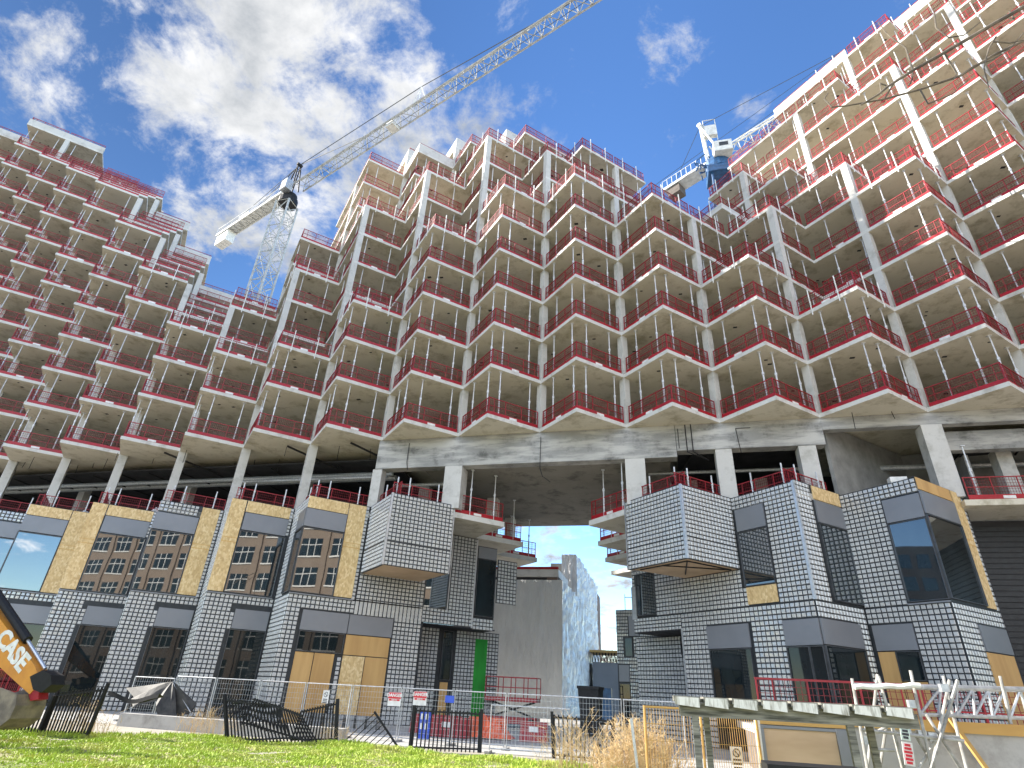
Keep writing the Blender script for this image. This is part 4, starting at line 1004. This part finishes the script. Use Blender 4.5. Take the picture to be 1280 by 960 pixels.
ty0 = 7*D; tz = at(725, 693, ty0).z
mb = MB(); crumple(mb, Vector((wx, ty0, wz-.2)), Vector((0, wy1-ty0, 0)), Vector((0, 0, tz-wz+.2)), 60, 12, .20, Vector((1, 0, 0)), 3); part(mb, 'tower_side_sheet', MT['wrap'], wb, False)
tx = at(702, 700, ty0).x
mb = MB(); crumple(mb, Vector((tx, ty0, wz-.2)), Vector((wx-tx, 0, 0)), Vector((0, 0, tz-wz+.2)), 10, 8, .04, Vector((0, -1, 0)), 4); part(mb, 'tower_front_sheet', MT['wrap'], wb, True)
mb = MB(); mb.box(tx+.05, wx-.15, ty0+.1, wy1-.1, wz-.1, tz-.05); mb.box(tx-1.6, tx, ty0+2, wy1-1, wz-.1, tz-.6); part(mb, 'tower_core', MT['block_wall'], wb)
mb = MB(); yb = wy0+2.6; z0 = at(680, 710, yb).z; mb.box(-8, at(697, 712, yb).x, yb, yb+6, wz-.05, z0-.9); part(mb, 'upper_storey', MT['dark'], wb)
mb = MB(); mb.box(-8, at(699, 712, yb).x, yb-.4, yb+6, z0-.9, z0-.2); part(mb, 'roof_slab', MT['column'], wb)
mb = MB(); mb.box(at(684, 715, yb).x, at(697, 715, yb).x, yb-.05, yb+.3, wz-.05, z0-.92); part(mb, 'orange_panel', MT['rooftar'], wb)
mb = MB(); mb.box(-8, at(699, 712, yb).x, yb-.42, yb-.36, z0-.2, z0+.05); part(mb, 'red_edge', MT['redboard'], wb)
# low wing beyond the gate on the right
lw = empty('rear_wing', W(1.9, 3.0, -GZ), 'low dark glass block wing deeper in the court, right of the wrapped building', 'building')
def Lw(i, u, z, off=0.0): return W(1.62+u*.35, 2.55-u*.12, z)+Vector((-.25, -.9, 0)).normalized()*off
face(lw, Lw, 0, 0, 2.6, GB, -1.62, [('spandrel', .5, .9, -1.95, -1.70), ('shop', .3, .6, -2.2, -1.97), ('spandrel', .05, .45, -2.5, -2.3), ('shop', .05, .45, -3.05, -2.52), ('spandrel', .95, 1.4, -2.5, -2.3), ('shop', .95, 1.4, -3.05, -2.52)])
mb = MB(); mb.box(1.66*D, 2.9*D, 2.7*D, 5*D, 0, (GZ-1.63)*D); part(mb, 'wall', MT['mortar'], lw)
mb = MB()
for x in (1.75, 1.85, 1.95): mb.tube(W(x, 2.6, -1.62), W(x, 2.6, -1.4), .03, 5)
mb.tube(W(1.75, 2.6, -1.44), W(1.95, 2.6, -1.44), .025, 5); part(mb, 'roof_rail', MT['galv'], lw)
# far apartment block, low shed and bare thicket
fb = empty('apartment_tower', (at(745, 800, 110).x, 110, 0), 'distant brown apartment tower with stacked balconies beyond the court', 'building')
a, b, zt_ = at(734, 800, 110).x, at(748, 800, 110).x, at(745, 742, 110).z
mb = MB(); mb.box(a, b, 110, 116, 0, zt_); part(mb, 'wall', MT['rooftar'], fb)
for k in range(8):
    z = zt_-2.8-k*3; mb = MB(); mb.box(a-.4, a+(b-a)*.72, 108.2, 110, z, z+.9); part(mb, 'balcony', MT['spandrel'], fb)
    mb = MB(); mb.box(a+.3, a+(b-a)*.68, 109.94, 109.99, z+1, z+2.5); part(mb, 'window', MT['glass2'], fb)
mb = MB()
for k in range(2600):
    x = rnd.uniform(at(735, 800, 62).x, at(800, 800, 62).x); y = 62+rnd.uniform(0, 6); z = rnd.uniform(0, 8.3)*(1-.12*rnd.random()); t = rnd.uniform(0, 6.283); l = rnd.uniform(.4, 1.2)
    mb.tube((x, y, z), (x+math.cos(t)*l*.7, y+.3*math.sin(t), z+l*rnd.uniform(-.2, .9)), .05, 3, .015, caps=False)
tag(mb.build('bare_thicket', MT['twig']), 'mass of bare brown branches behind the court', 'thicket', kind='stuff')
sh = empty('storage_shed', (at(757, 850, 45).x, 45, 0), 'grey shed with a lattice eave behind the court', 'shed')
a, b = at(741, 850, 45).x, at(775, 850, 45).x; z1, z2 = at(757, 828, 45).z, at(757, 816, 45).z
mb = MB(); mb.box(a, b, 45, 50, 0, z1); part(mb, 'wall', MT['spandrel'], sh)
mb = MB(); mb.box(a-.3, b, 44.6, 50.4, z2, z2+.25); part(mb, 'roof', MT['lumber'], sh)
mb = MB(); n = 9
for k in range(n):
    x = a+(b-a)*k/n; mb.bar((x, 44.9, z1), (x+(b-a)/n/2, 44.9, z2), .08); mb.bar((x+(b-a)/n/2, 44.9, z2), (x+(b-a)/n, 44.9, z1), .08)
part(mb, 'eave_truss', MT['black'], sh)
mb = MB(); mb.box(at(744, 870, 20).x, at(764, 870, 20).x, 20, 21, .2, at(755, 860, 20).z); o = mb.build('blue_container', MT['blue']); tag(o, 'small blue container below the shed in the court', 'container')
mb = MB(); mb.box(at(744, 870, 20).x+.1, at(764, 870, 20).x-.1, 20.1, 20.9, 0, .2); mb.build('skid', MT['black'], o)

# ------------------------------------------------------------------ cranes
def lattice(mb, a, b, w, nb, r=.06, rd=.035, tri=False, upv=Vector((0, 0, 1)), w2=None):
    a, b = Vector(a), Vector(b); d = (b-a).normalized()
    if abs(d.z) > .9: x, y = Vector((1, 0, 0)), Vector((0, 1, 0))
    else:
        x = d.cross(upv).normalized(); y = x.cross(d).normalized()
    w2 = w2 or w
    def sec(t):
        c = a.lerp(b, t)
        if tri: return [c-x*w/2, c+x*w/2, c+y*w2]
        return [c-x*w/2-y*w/2, c+x*w/2-y*w/2, c+x*w/2+y*w/2, c-x*w/2+y*w/2]
    m = 3 if tri else 4
    A, B = sec(0), sec(1)
    for k in range(m): mb.tube(A[k], B[k], r, 5)
    for q in range(nb):
        s0, s1, sm = sec(q/nb), sec((q+1)/nb), sec((q+.5)/nb)
        for k in range(m):
            l = (k+1) % m
            if q % 2: mb.tube(s0[k], s1[l], rd, 4, caps=False)
            else: mb.tube(s0[l], s1[k], rd, 4, caps=False)
            mb.tube(s1[k], s1[l], rd*.9, 4, caps=False)
            if not tri: mb.tube(sm[k], s1[l] if q % 2 == 0 else s0[l], rd*.8, 4, caps=False)
CY = 18.0
mb0 = at(323, 378, CY); mt0 = at(359, 256, CY)
cx, cy = mt0.x, CY
crL = empty('tower_crane', (cx, cy, 0), 'white tower crane with lattice mast rising behind the left valley of the building', 'crane')
zt = mt0.z
mb = MB(); lattice(mb, (cx, cy, 0), (cx, cy, zt), 2.0, 26, .14, .065); part(mb, 'mast', MT['cranegrey'], crL)
hz = zt+1.6
mb = MB(); mb.tube((cx, cy, zt), (cx, cy, zt+.9), 1.25, 14); mb.tube((cx, cy, zt+.9), (cx, cy, hz+.1), 1.0, 14); part(mb, 'slewing_ring', MT['black'], crL)
def onh(px, py, h):
    v = rt*((px-640)/FPX)-up*((py-480)/FPX)+fw; return CAM+v*((h-CAM.z)/v.z)
hj = hz+.8
e1 = onh(735, -2, hj); c0 = Vector((cx, cy, hj)); dj = (e1-c0); dj.z = 0; dj.normalize()
xj = dj.cross(Vector((0, 0, 1)))
mb = MB(); lattice(mb, c0+dj*1.6, c0+dj*60, 1.6, 40, .11, .055, True, w2=1.4); part(mb, 'jib', MT['cranegrey'], crL)
mb = MB(); mb.box(-.6, .6, -.6, .6, -.5, .2); tr = mb.build('trolley', MT['crane'], crL); tr.location = c0+dj*20-Vector((cx, cy, 0)); tr.rotation_euler = (0, 0, math.atan2(dj.y, dj.x))
ce = onh(275, 300, hj-.4); dc = -dj; CL = (Vector((ce.x, ce.y, hj))-c0).length
mb = MB()
for s in (-.75, .75): mb.bar(c0+dc*1.2+xj*s, c0+dc*CL+xj*s, .14, .34)
for q in range(12):
    p = c0+dc*(1.2+(CL-1.2)*q/12); p2 = c0+dc*(1.2+(CL-1.2)*(q+1)/12); mb.bar(p-xj*.75, p+xj*.75, .1); mb.bar(p-xj*.75, p2+xj*.75, .06)
mb.hexa([c0+dc*1.2-xj*.7+Vector((0, 0, .1)), c0+dc*CL-xj*.7+Vector((0, 0, .1)), c0+dc*CL+xj*.7+Vector((0, 0, .1)), c0+dc*1.2+xj*.7+Vector((0, 0, .1))]+[c0+dc*1.2-xj*.7+Vector((0, 0, .14)), c0+dc*CL-xj*.7+Vector((0, 0, .14)), c0+dc*CL+xj*.7+Vector((0, 0, .14)), c0+dc*1.2+xj*.7+Vector((0, 0, .14))])
for s in (-.8, .8):
    mb.tube(c0+dc*2+xj*s+Vector((0, 0, 1.2)), c0+dc*CL+xj*s+Vector((0, 0, 1.2)), .03, 5)
    for q in range(9): p = c0+dc*(2+(CL-2)*q/8)+xj*s; mb.tube(p, p+Vector((0, 0, 1.2)), .025, 4)
part(mb, 'counter_jib', MT['crane'], crL)
mb = MB()
for k in range(4):
    p = c0+dc*(CL-.6-k*.75); mb.hexa([p+dc*a+xj*b+Vector((0, 0, z)) for z in (-2.1, .0) for a, b in ((-.33, -.65), (.33, -.65), (.33, .65), (-.33, .65))])
part(mb, 'counterweight', MT['white'], crL)
mb = MB(); p = c0+dc*(CL*.62)+Vector((0, 0, .15)); mb.hexa([p+dc*a+xj*b+Vector((0, 0, z)) for z in (0, 1.0) for a, b in ((-1.2, -.6), (1.2, -.6), (1.2, .6), (-1.2, .6))]); part(mb, 'winch', MT['galv'], crL)
ap = Vector((cx, cy, at(366, 208, CY).z))
mb = MB()
for s in (-.5, .5):
    mb.tube(c0+dj*.9+xj*s, ap+xj*s*.4, .10, 6); mb.tube(c0-dj*.9+xj*s, ap+xj*s*.4, .10, 6)
for q in (.3, .55, .8):
    for s in (-1, 1): mb.tube(c0.lerp(ap, q)+dj*.9*(1-q)*s-xj*.4, c0.lerp(ap, q)+dj*.9*(1-q)*s+xj*.4, .05, 4)
mb.tube(ap-xj*.4, ap+xj*.4, .25, 8); part(mb, 'tower_head', MT['black'], crL)
mb = MB(); p = c0+xj*1.2+dj*.7+Vector((0, 0, -.3)); mb.hexa([p+dj*a+xj*b+Vector((0, 0, z)) for z in (-.8, .9) for a, b in ((-.65, -.5), (.65, -.5), (.65, .5), (-.65, .5))]); part(mb, 'cab', MT['galv'], crL)
mb = MB(); s1 = c0+dj*24+Vector((0, 0, 1.2)); s1t = s1+Vector((0, 0, 3.2)); mb.tube(ap, s1t, .05, 5); mb.tube(s1t, c0+dj*45+Vector((0, 0, 1.2)), .05, 5); mb.tube(ap, c0+dj*17+Vector((0, 0, 1.2)), .05, 5)
for s in (-.6, .6): mb.tube(ap, c0+dc*(CL*.93)+xj*s, .045, 5); mb.tube(ap, c0+dc*(CL*.5)+xj*s+Vector((0, 0, .2)), .03, 4)
mb.tube(c0+dj*3-Vector((0, 0, .25)), c0+dj*58-Vector((0, 0, .25)), .03, 4); part(mb, 'pendant_cable', MT['cable'], crL)
mb = MB(); mb.tube(s1, s1t, .07, 5); mb.tube(s1-dj*1.2, s1t, .06, 5); mb.tube(s1+dj*1.2, s1t, .05, 5); part(mb, 'strut', MT['crane'], crL)
# right crane, mostly hidden behind the right roof
RY = 20.0
rc = at(899, 214, RY); crR = empty('tower_crane', (rc.x, RY, 0), 'white and blue tower crane peeking over the roof of the right tower', 'crane')
zr = rc.z
mb = MB(); lattice(mb, (rc.x, RY, 0), (rc.x, RY, zr-1.2), 1.9, 26, .13, .06); part(mb, 'mast', MT['blue'], crR)
mb = MB(); mb.box(rc.x-1.4, rc.x+1.4, RY-1.4, RY+1.4, zr-1.2, zr-.2); mb.tube((rc.x, RY, zr-.2), (rc.x, RY, zr+1.2), 1.5, 14); part(mb, 'slewing_ring', MT['blue'], crR)
h0 = zr+1.7; cR = Vector((rc.x, RY, h0)); ea = onh(834, 243, h0-.3); dR = (Vector((ea.x, ea.y, h0))-cR); LR = dR.length; dR.normalize(); xR = dR.cross(Vector((0, 0, 1)))
mb = MB(); mb.hexa([cR+dR*a+xR*b+Vector((0, 0, z)) for z in (-.35, .0) for a, b in ((.8, -.9), (LR, -.9), (LR, .9), (.8, .9))])
for s in (-.9, .9):
    mb.tube(cR+dR*.9+xR*s+Vector((0, 0, 1.1)), cR+dR*LR+xR*s+Vector((0, 0, 1.1)), .035, 5)
    for q in range(10): p = cR+dR*(.9+(LR-.9)*q/9)+xR*s; mb.tube(p, p+Vector((0, 0, 1.1)), .03, 4)
part(mb, 'counter_jib', MT['crane'], crR)
mb = MB(); p = cR+dR*(LR-1.3); mb.hexa([p+dR*a+xR*b+Vector((0, 0, z)) for z in (-1.6, -.36) for a, b in ((-.8, -.7), (.8, -.7), (.8, .7), (-.8, .7))]); part(mb, 'counterweight', MT['brown'], crR)
mb = MB(); lattice(mb, cR-dR*1.2+Vector((0, 0, .1)), cR-dR*40+Vector((0, 0, .1)), 1.5, 26, .10, .055, True, w2=1.35); part(mb, 'jib', MT['crane'], crR)
apR = at(875, 158, RY); 
mb = MB()
for s in (-.5, .5): mb.tube(cR+dR*1.0+xR*s, apR+xR*s*.3, .13, 6); mb.tube(cR-dR*.9+xR*s, apR+xR*s*.3, .13, 6)
mb.tube(apR-xR*.35, apR+xR*.35, .3, 8)
for q in (.35, .65): mb.tube(cR.lerp(apR, q)-xR*.4, cR.lerp(apR, q)+xR*.4, .08, 5)
part(mb, 'tower_head', MT['crane'], crR)
mb = MB(); p = at(903, 187, RY-1.6); mb.hexa([p+Vector((a, b, z)) for z in (-.8, .8) for a, b in ((-1.0, -.7), (1.0, -.7), (1.0, .7), (-1.0, .7))]); cb = part(mb, 'cab', MT['crane'], crR)
mb = MB(); mb.quad(p+Vector((-.4, -.71, -.1)), p+Vector((.6, -.71, -.1)), p+Vector((.6, -.71, .5)), p+Vector((-.4, -.71, .5))); pn = mb.build('window', MT['glass2'], cb); pn.data.transform(Matrix.Translation(-crR.location))
mb = MB(); p = at(888, 165, RY); mb.hexa([p+Vector((a, b, z)) for z in (-.8, .9) for a, b in ((-.7, -.3), (.7, -.3), (.7, .3), (-.7, .3))])
for a in (-.7, .7): mb.tube(p+Vector((a, 0, -3)), p+Vector((a, 0, 2.2)), .05, 5)
mb.tube(p+Vector((-.7, 0, 2.2)), p+Vector((.7, 0, 2.2)), .05, 5); part(mb, 'sign_frame', MT['crane'], crR)
mb = MB(); p = at(890, 205, RY)
for k in range(26):
    a = p+Vector((rnd.uniform(-1.8, 1.2), rnd.uniform(-.8, .8), rnd.uniform(-1.2, 1.6))); mb.bar(a, a+Vector((rnd.uniform(-1, 1), rnd.uniform(-.3, .3), rnd.uniform(-.9, .9))), .12)
part(mb, 'machinery', MT['blue'], crR)
mb = MB()
for a, b in (((800, 245), (1075, 48)), ((806, 258), (1082, 55))):
    A, B = at(*a, RY+1), at(*b, RY-4); mb.tube(A, B, .035, 4)
mb.tube(apR, cR+dR*(LR*.9), .04, 4); mb.tube(apR, cR-dR*30+Vector((0, 0, 1.3)), .04, 4); part(mb, 'pendant_cable', MT['cable'], crR)

# ------------------------------------------------------------------ right foreground
plat = empty('retaining_wall', (16, -15, 0), 'concrete retaining wall with boarded panels carrying a raised site deck', 'wall')
PZ = 1.70; px0 = at(946, 890, -17).x
mb = MB(); mb.box(px0, 34, -17.0, -16.7, -.02, PZ); part(mb, 'wall', MT['pave'], plat)
mb = MB(); mb.box(px0+.9, px0+1.1, -16.69, -6, -.02, 1.04); part(mb, 'side_wall', MT['brown'], plat)
mb = MB(); mb.box(px0+.9, 34, -16.69, -3.2, 1.05, 1.26); part(mb, 'deck', MT['pave'], plat)
mb = MB(); mb.box(px0+.02, at(1062, 900, -17).x, -17.06, -17.0, PZ-.20, PZ+.0); mb.box(at(1064, 900, -17).x, 34, -17.05, -17.0, PZ-.16, PZ+.02); part(mb, 'top_plank', MT['lumber'], plat)
a, b = at(954, 910, -17), at(1052, 960, -17); mb = MB(); mb.box(a.x, b.x, -17.04, -17.002, .25, a.z); part(mb, 'plywood_panel', MT['plypale'], plat)
mb = MB(); mb.box(a.x-.16, a.x-.005, -17.09, -17.002, 0, PZ-.21); mb.box(b.x+.005, b.x+.2, -17.09, -17.002, 0, PZ-.21); mb.box(a.x-.005, b.x+.005, -17.07, -17.002, a.z+.005, PZ-.215); part(mb, 'frame', MT['spandrel'], plat)
mb = MB(); A, B = at(1180, 888, -17.2), at(1236, 965, -17.2); mb.bar(A, B, .1, .06); tag(mb.build('timber_brace', MT['lumber']), 'yellow timber brace leaning on the concrete wall', 'brace')
for k in range(7):
    A = Vector((at(937, 850, -14.6).x+k*3.45, -14.6, 1.27)); add_rail(A, A+Vector((3.6, 0, 0)), 'red guardrail on the raised deck at lower right, %s panel from the gate' % ORD[k+1], tagd=False)
# wooden shelter
DYY = -21.0
tim = empty('timber_shelter', (at(1000, 960, DYY).x, DYY, 0), 'weathered grey timber shelter with white board ends in the right foreground', 'shelter')
tl, trr = at(847, 872, DYY), at(1146, 889, DYY)
zb = .5*(tl.z+trr.z)
mb = MB(); mb.box(tl.x+.02, trr.x, DYY+.02, DYY+.12, zb-.22, zb-.045); part(mb, 'beam', MT['oldwood'], tim)
mb = MB(); mb.box(tl.x+.02, trr.x, DYY+1.0, DYY+1.1, zb-.22, zb-.045); part(mb, 'beam', MT['oldwood'], tim)
n = 8; wv = (trr.x-tl.x)/n
for k in range(n):
    x = tl.x-.06+wv*k; mb = MB(); gp = .03 if k else .0
    mb.hexa([(x+gp, DYY-.10, zb-.04), (x+wv-.012, DYY-.10, zb-.075), (x+wv-.012, DYY+1.3, zb-.07), (x+gp, DYY+1.3, zb-.035), (x+gp, DYY-.10, zb+.035), (x+wv-.012, DYY-.10, zb+.03), (x+wv-.012, DYY+1.3, zb+.035), (x+gp, DYY+1.3, zb+.04)])
    part(mb, 'roof_board', MT['oldwood'], tim)
    mb = MB(); mb.hexa([(x+gp+.01, DYY-.112, zb-.075), (x+wv-.03, DYY-.112, zb-.105), (x+wv-.03, DYY-.101, zb-.105), (x+gp+.01, DYY-.101, zb-.075), (x+gp+.03, DYY-.112, zb+.022), (x+wv-.03, DYY-.112, zb+.018), (x+wv-.03, DYY-.101, zb+.018), (x+gp+.03, DYY-.101, zb+.022)])
    part(mb, 'board_end', MT['oldwhite'], tim)
for px, yy in ((871, DYY+.03), (885, DYY+1.0), (1066, DYY+.03), (1090, DYY+1.0)):
    P = at(px, 920, yy); mb = MB(); mb.box(P.x-.045, P.x+.045, yy, yy+.09, 0, zb-.22); part(mb, 'post', MT['oldwood'], tim)
# yellow framed mesh panels
A, B = at(838, 880, -18.5), at(872, 880, -18.5); fence_panel((A.x-.5, -18.5, 0), (B.x+.0, -18.2, 0), 1.72, 'yellow framed mesh panel left of the timber posts', 'lumber', 'yellow mesh panels by the timber shelter', (20, 6))
A, B = at(872, 880, -18.4), at(948, 880, -18.4); fence_panel((A.x, -18.4, 0), (B.x, -18.0, 0), 1.72, 'yellow framed mesh panel between the timber posts and the white post', 'lumber', 'yellow mesh panels by the timber shelter', (26, 6))
mb = MB(); a, b = at(945, 892, -17.6), at(951, 958, -17.6); mb.bar(Vector((b.x, -17.6, 0)), a, .11, .09); root = mb.build('hoarding_post', MT['white']); tag(root, 'white painted post with a red cap at the end of the concrete wall', 'post')
mb = MB(); mb.box(a.x-.06, a.x+.06, -17.67, -17.55, a.z-.08, a.z+.01); mb.build('red_cap', MT['signred'], root)
# small barriers under the mesh
for k, px in enumerate((880, 905, 930)):
    P = at(px, 950, -16); mb = MB(); mb.prism([(-.25, 0), (.25, 0), (.1, .4), (.08, .62), (-.08, .62), (-.1, .4)], -.35, .35, lambda x, yy, z: (P.x+yy, -16+x, z))
    tag(mb.build('road_barrier', MT[('pave', 'lumber', 'pave')[k]]), ('pale barrier block nearest the timber post', 'yellow barrier block behind the mesh panel', 'pale barrier block beside the white post')[k], 'barrier')
# scaffold frames and truss
SY = -18.6
sc = empty('scaffold_tower', (at(1150, 960, SY).x, SY, 0), 'leaning tangle of white scaffold tubes before the concrete wall', 'scaffold')
mb = MB()
for a, b, dy in (((1065, 848), (1087, 975), 0), ((1097, 843), (1083, 975), .5), ((1098, 845), (1135, 975), 0), ((1138, 838), (1168, 975), 0), ((1179, 845), (1212, 975), .6), ((1197, 850), (1160, 975), -.1), ((1112, 880), (1098, 975), .7), ((1108, 880), (1132, 975), .2), ((1187, 850), (1165, 960), .4), ((1158, 893), (1210, 975), .2), ((1078, 925), (1124, 900), .3), ((1075, 912), (1205, 926), 0), ((1088, 937), (1118, 938), 0), ((1124, 917), (1200, 922), .5), ((1145, 920), (1178, 975), .3), ((1170, 925), (1140, 975), .1), ((1250, 845), (1264, 905), .8)):
    A = at(a[0], a[1], SY+dy); B = at(b[0], b[1], SY+dy); mb.tube(A, B, .025, 7)
    if B.z > 0 and b[1] >= 960: mb.tube(B, B+(B-A).normalized()*.9, .025, 7)
part(mb, 'tube', MT['tube'], sc)
mb = MB()
for p in ((1087, 912), (1083, 925), (1110, 900), (1132, 912), (1152, 918), (1165, 921), (1140, 880), (1180, 860)):
    P = at(*p, SY+.1); mb.box(P.x-.06, P.x+.06, P.y-.06, P.y+.06, P.z-.06, P.z+.06)
part(mb, 'coupler', MT['galv'], sc)
mb = MB(); A, B = at(1068, 857, SY+.3), at(1285, 862, SY+1.2); A2, B2 = at(1150, 893, SY+.3), at(1285, 898, SY+1.2)
mb.tube(A, B, .045, 8); mb.tube(A2, B2, .03, 7)
nn = 6
for k in range(nn):
    t0, t1 = .45+.55*k/nn, .45+.55*(k+1)/nn; s0, s1 = k/nn, (k+1)/nn
    mb.tube(A2.lerp(B2, s0), A.lerp(B, (t0+t1)/2), .022, 6); mb.tube(A.lerp(B, (t0+t1)/2), A2.lerp(B2, s1), .022, 6)
o = mb.build('truss_beam', MT['galv']); tag(o, 'horizontal lattice truss beam lying across the scaffold tubes', 'truss')
mb = MB(); A, B = at(1068, 859, SY-.1), at(1150, 857, SY-.1)
for k in range(8): t = k/8; mb.tube(A.lerp(B, t)+Vector((0, 0, .012*math.sin(k*2.))), A.lerp(B, t+.13)+Vector((0, 0, .012*math.sin(k*2.+1.7))), .042, 7)
tag(mb.build('rolled_sheet', MT['white']), 'white rolled plastic bundle on top of the scaffold tubes', 'bundle')
for nm, pa, pb, mt_, lab, ink in (('notice_board', (1120, 897), (1140, 926), 'signgreen', 'pale green notice on the scaffold, upper of the two signs', 'ink'), ('parking_sign', (1124, 927), (1146, 958), 'white', 'white notice with red print on the scaffold, lower of the two signs', 'signred')):
    a, b = at(*pa, SY-.35), at(*pb, SY-.35); a.x += .02; root = empty(nm, ((a.x+b.x)/2, SY-.35, (a.z+b.z)/2), lab, 'sign'); root.rotation_euler = (0, .10, 0)
    w, h = (b.x-a.x)/2, (a.z-b.z)/2
    mb = MB(); mb.box(-w, w, 0, .012, -h, h); mb.build('board', MT[mt_], root)
    mb = MB()
    for k in range(6):
        z = h*.78-k*h*.3; l = w*(.55+.3*((k*37) % 5)/5); mb.box(-l, l, -.006, -.001, z-.022, z+.012)
    mb.build('small_print', MT[ink], root)
mb = MB(); P = at(1000, 958, -23); mb.box(P.x-.35, P.x+.6, -23.2, -22.7, 0, at(1000, 956, -23).z); tag(mb.build('site_box', MT['black']), 'dark box lid at the bottom edge under the timber shelter', 'box')

# ------------------------------------------------------------------ bare tree reaching in at upper right
tree = empty('bare_tree', (19.5, -24, 0), 'bare budding tree whose thin twigs cross the upper right corner', 'tree')
TY = -23.5
def tpth(mb, pix, r0_, r1_, dy=0): mb.path([at(p[0], p[1], TY+dy) for p in pix], r0_, 6, r1_)
mb = MB(); base = Vector((19.5, -24, 0)); fork = at(1500, 120, TY)
mb.path([base, base.lerp(fork, .35)+Vector((.2, 0, .2)), base.lerp(fork, .7)+Vector((.1, 0, .3)), fork], .22, 9, .09)
part(mb, 'trunk', MT['bark'], tree)
for pix, r, dy in (([(1500, 120), (1400, 40), (1310, -8), (1245, 28), (1180, 66), (1141, 88), (1110, 108), (1098, 118), (1075, 132)], .042, 0), ([(1500, 120), (1380, 60), (1290, 46), (1240, 70), (1200, 95), (1150, 112), (1105, 124), (1060, 132)], .03, .5), ([(1500, 120), (1420, 10), (1300, -30), (1200, -60)], .04, .8)):
    mb = MB(); tpth(mb, pix, r, .014, dy); part(mb, 'branch', MT['bark'], tree)
mb = MB()
for pix in ([(1141, 88), (1132, 60), (1108, 42), (1098, 28)], [(1168, 17), (1170, 35), (1186, 47), (1205, 44), (1225, 28)], [(1110, 108), (1100, 104), (1102, 120)], [(1060, 132), (1040, 134), (1030, 124), (1035, 116)], [(1141, 88), (1140, 100), (1136, 108)], [(1245, 46), (1236, 60), (1230, 85), (1236, 110)], [(1200, 95), (1218, 82), (1240, 75), (1262, 62), (1280, 40)], [(1150, 112), (1160, 130), (1190, 118), (1210, 100)], [(1240, 52), (1262, 54), (1280, 50)], [(1105, 124), (1120, 100), (1128, 95)], [(1262, 14), (1268, 25), (1258, 22)], [(1180, 66), (1196, 92), (1192, 100)]):
    tpth(mb, pix, .015, .008, .1)
part(mb, 'twig', MT['bark'], tree)

# ------------------------------------------------------------------ brick warehouse across the street (behind the camera, seen in the windows)
bw = empty('brick_warehouse', (60, -45, 0), 'tan brick warehouse across the street, mirrored in the podium windows', 'building')
X0, Ya, Yb, HH = 46, -85, -8, 36
mb = MB(); mb.box(X0, X0+24, Ya, Yb, 0, HH); part(mb, 'wall', MT['brick'], bw)
mb = MB()
for k in range(15): mb.box(X0-.35, X0-.002, Ya+2+k*5.4, Ya+3+k*5.4, 0, HH-1.2)
mb.box(X0-.5, X0-.003, Ya, Yb, HH-1.2, HH); part(mb, 'pilaster', MT['brick'], bw)
for k in range(14):
    for f in range(8):
        y = Ya+3.5+k*5.4; z = 1.6+f*4.4
        mb = MB(); mb.box(X0-.06, X0-.003, y, y+3.7, z, z+2.7); wn = part(mb, 'window', MT['glass2'], bw)
        mb = MB()
        for q in (.33, .66): mb.box(X0-.09, X0-.06, y+3.7*q-.05, y+3.7*q+.05, z, z+2.7)
        mb.box(X0-.085, X0-.06, y, y+3.7, z+1.7, z+1.8); mb.box(X0-.2, X0-.06, y-.1, y+3.8, z-.2, z-.02); q_ = part(mb, 'frame', MT['white'], bw)
# mid-rise at the back left so the windows on the other side mirror something

ob = empty('office_block', (-110, -60, 0), 'dark office block across the street at the far left, mirrored in the right podium', 'building')
mb = MB(); mb.box(-150, -75, -75, -34, 0, 30); part(mb, 'wall', MT['brown'], ob)
for f in range(7):
    for k in range(12):
        y = -73+k*3.2; z = 2+f*4
        mb = MB(); mb.box(-74.97, -74.9, y, y+2.2, z, z+2.4); part(mb, 'window', MT['glass2'], ob)
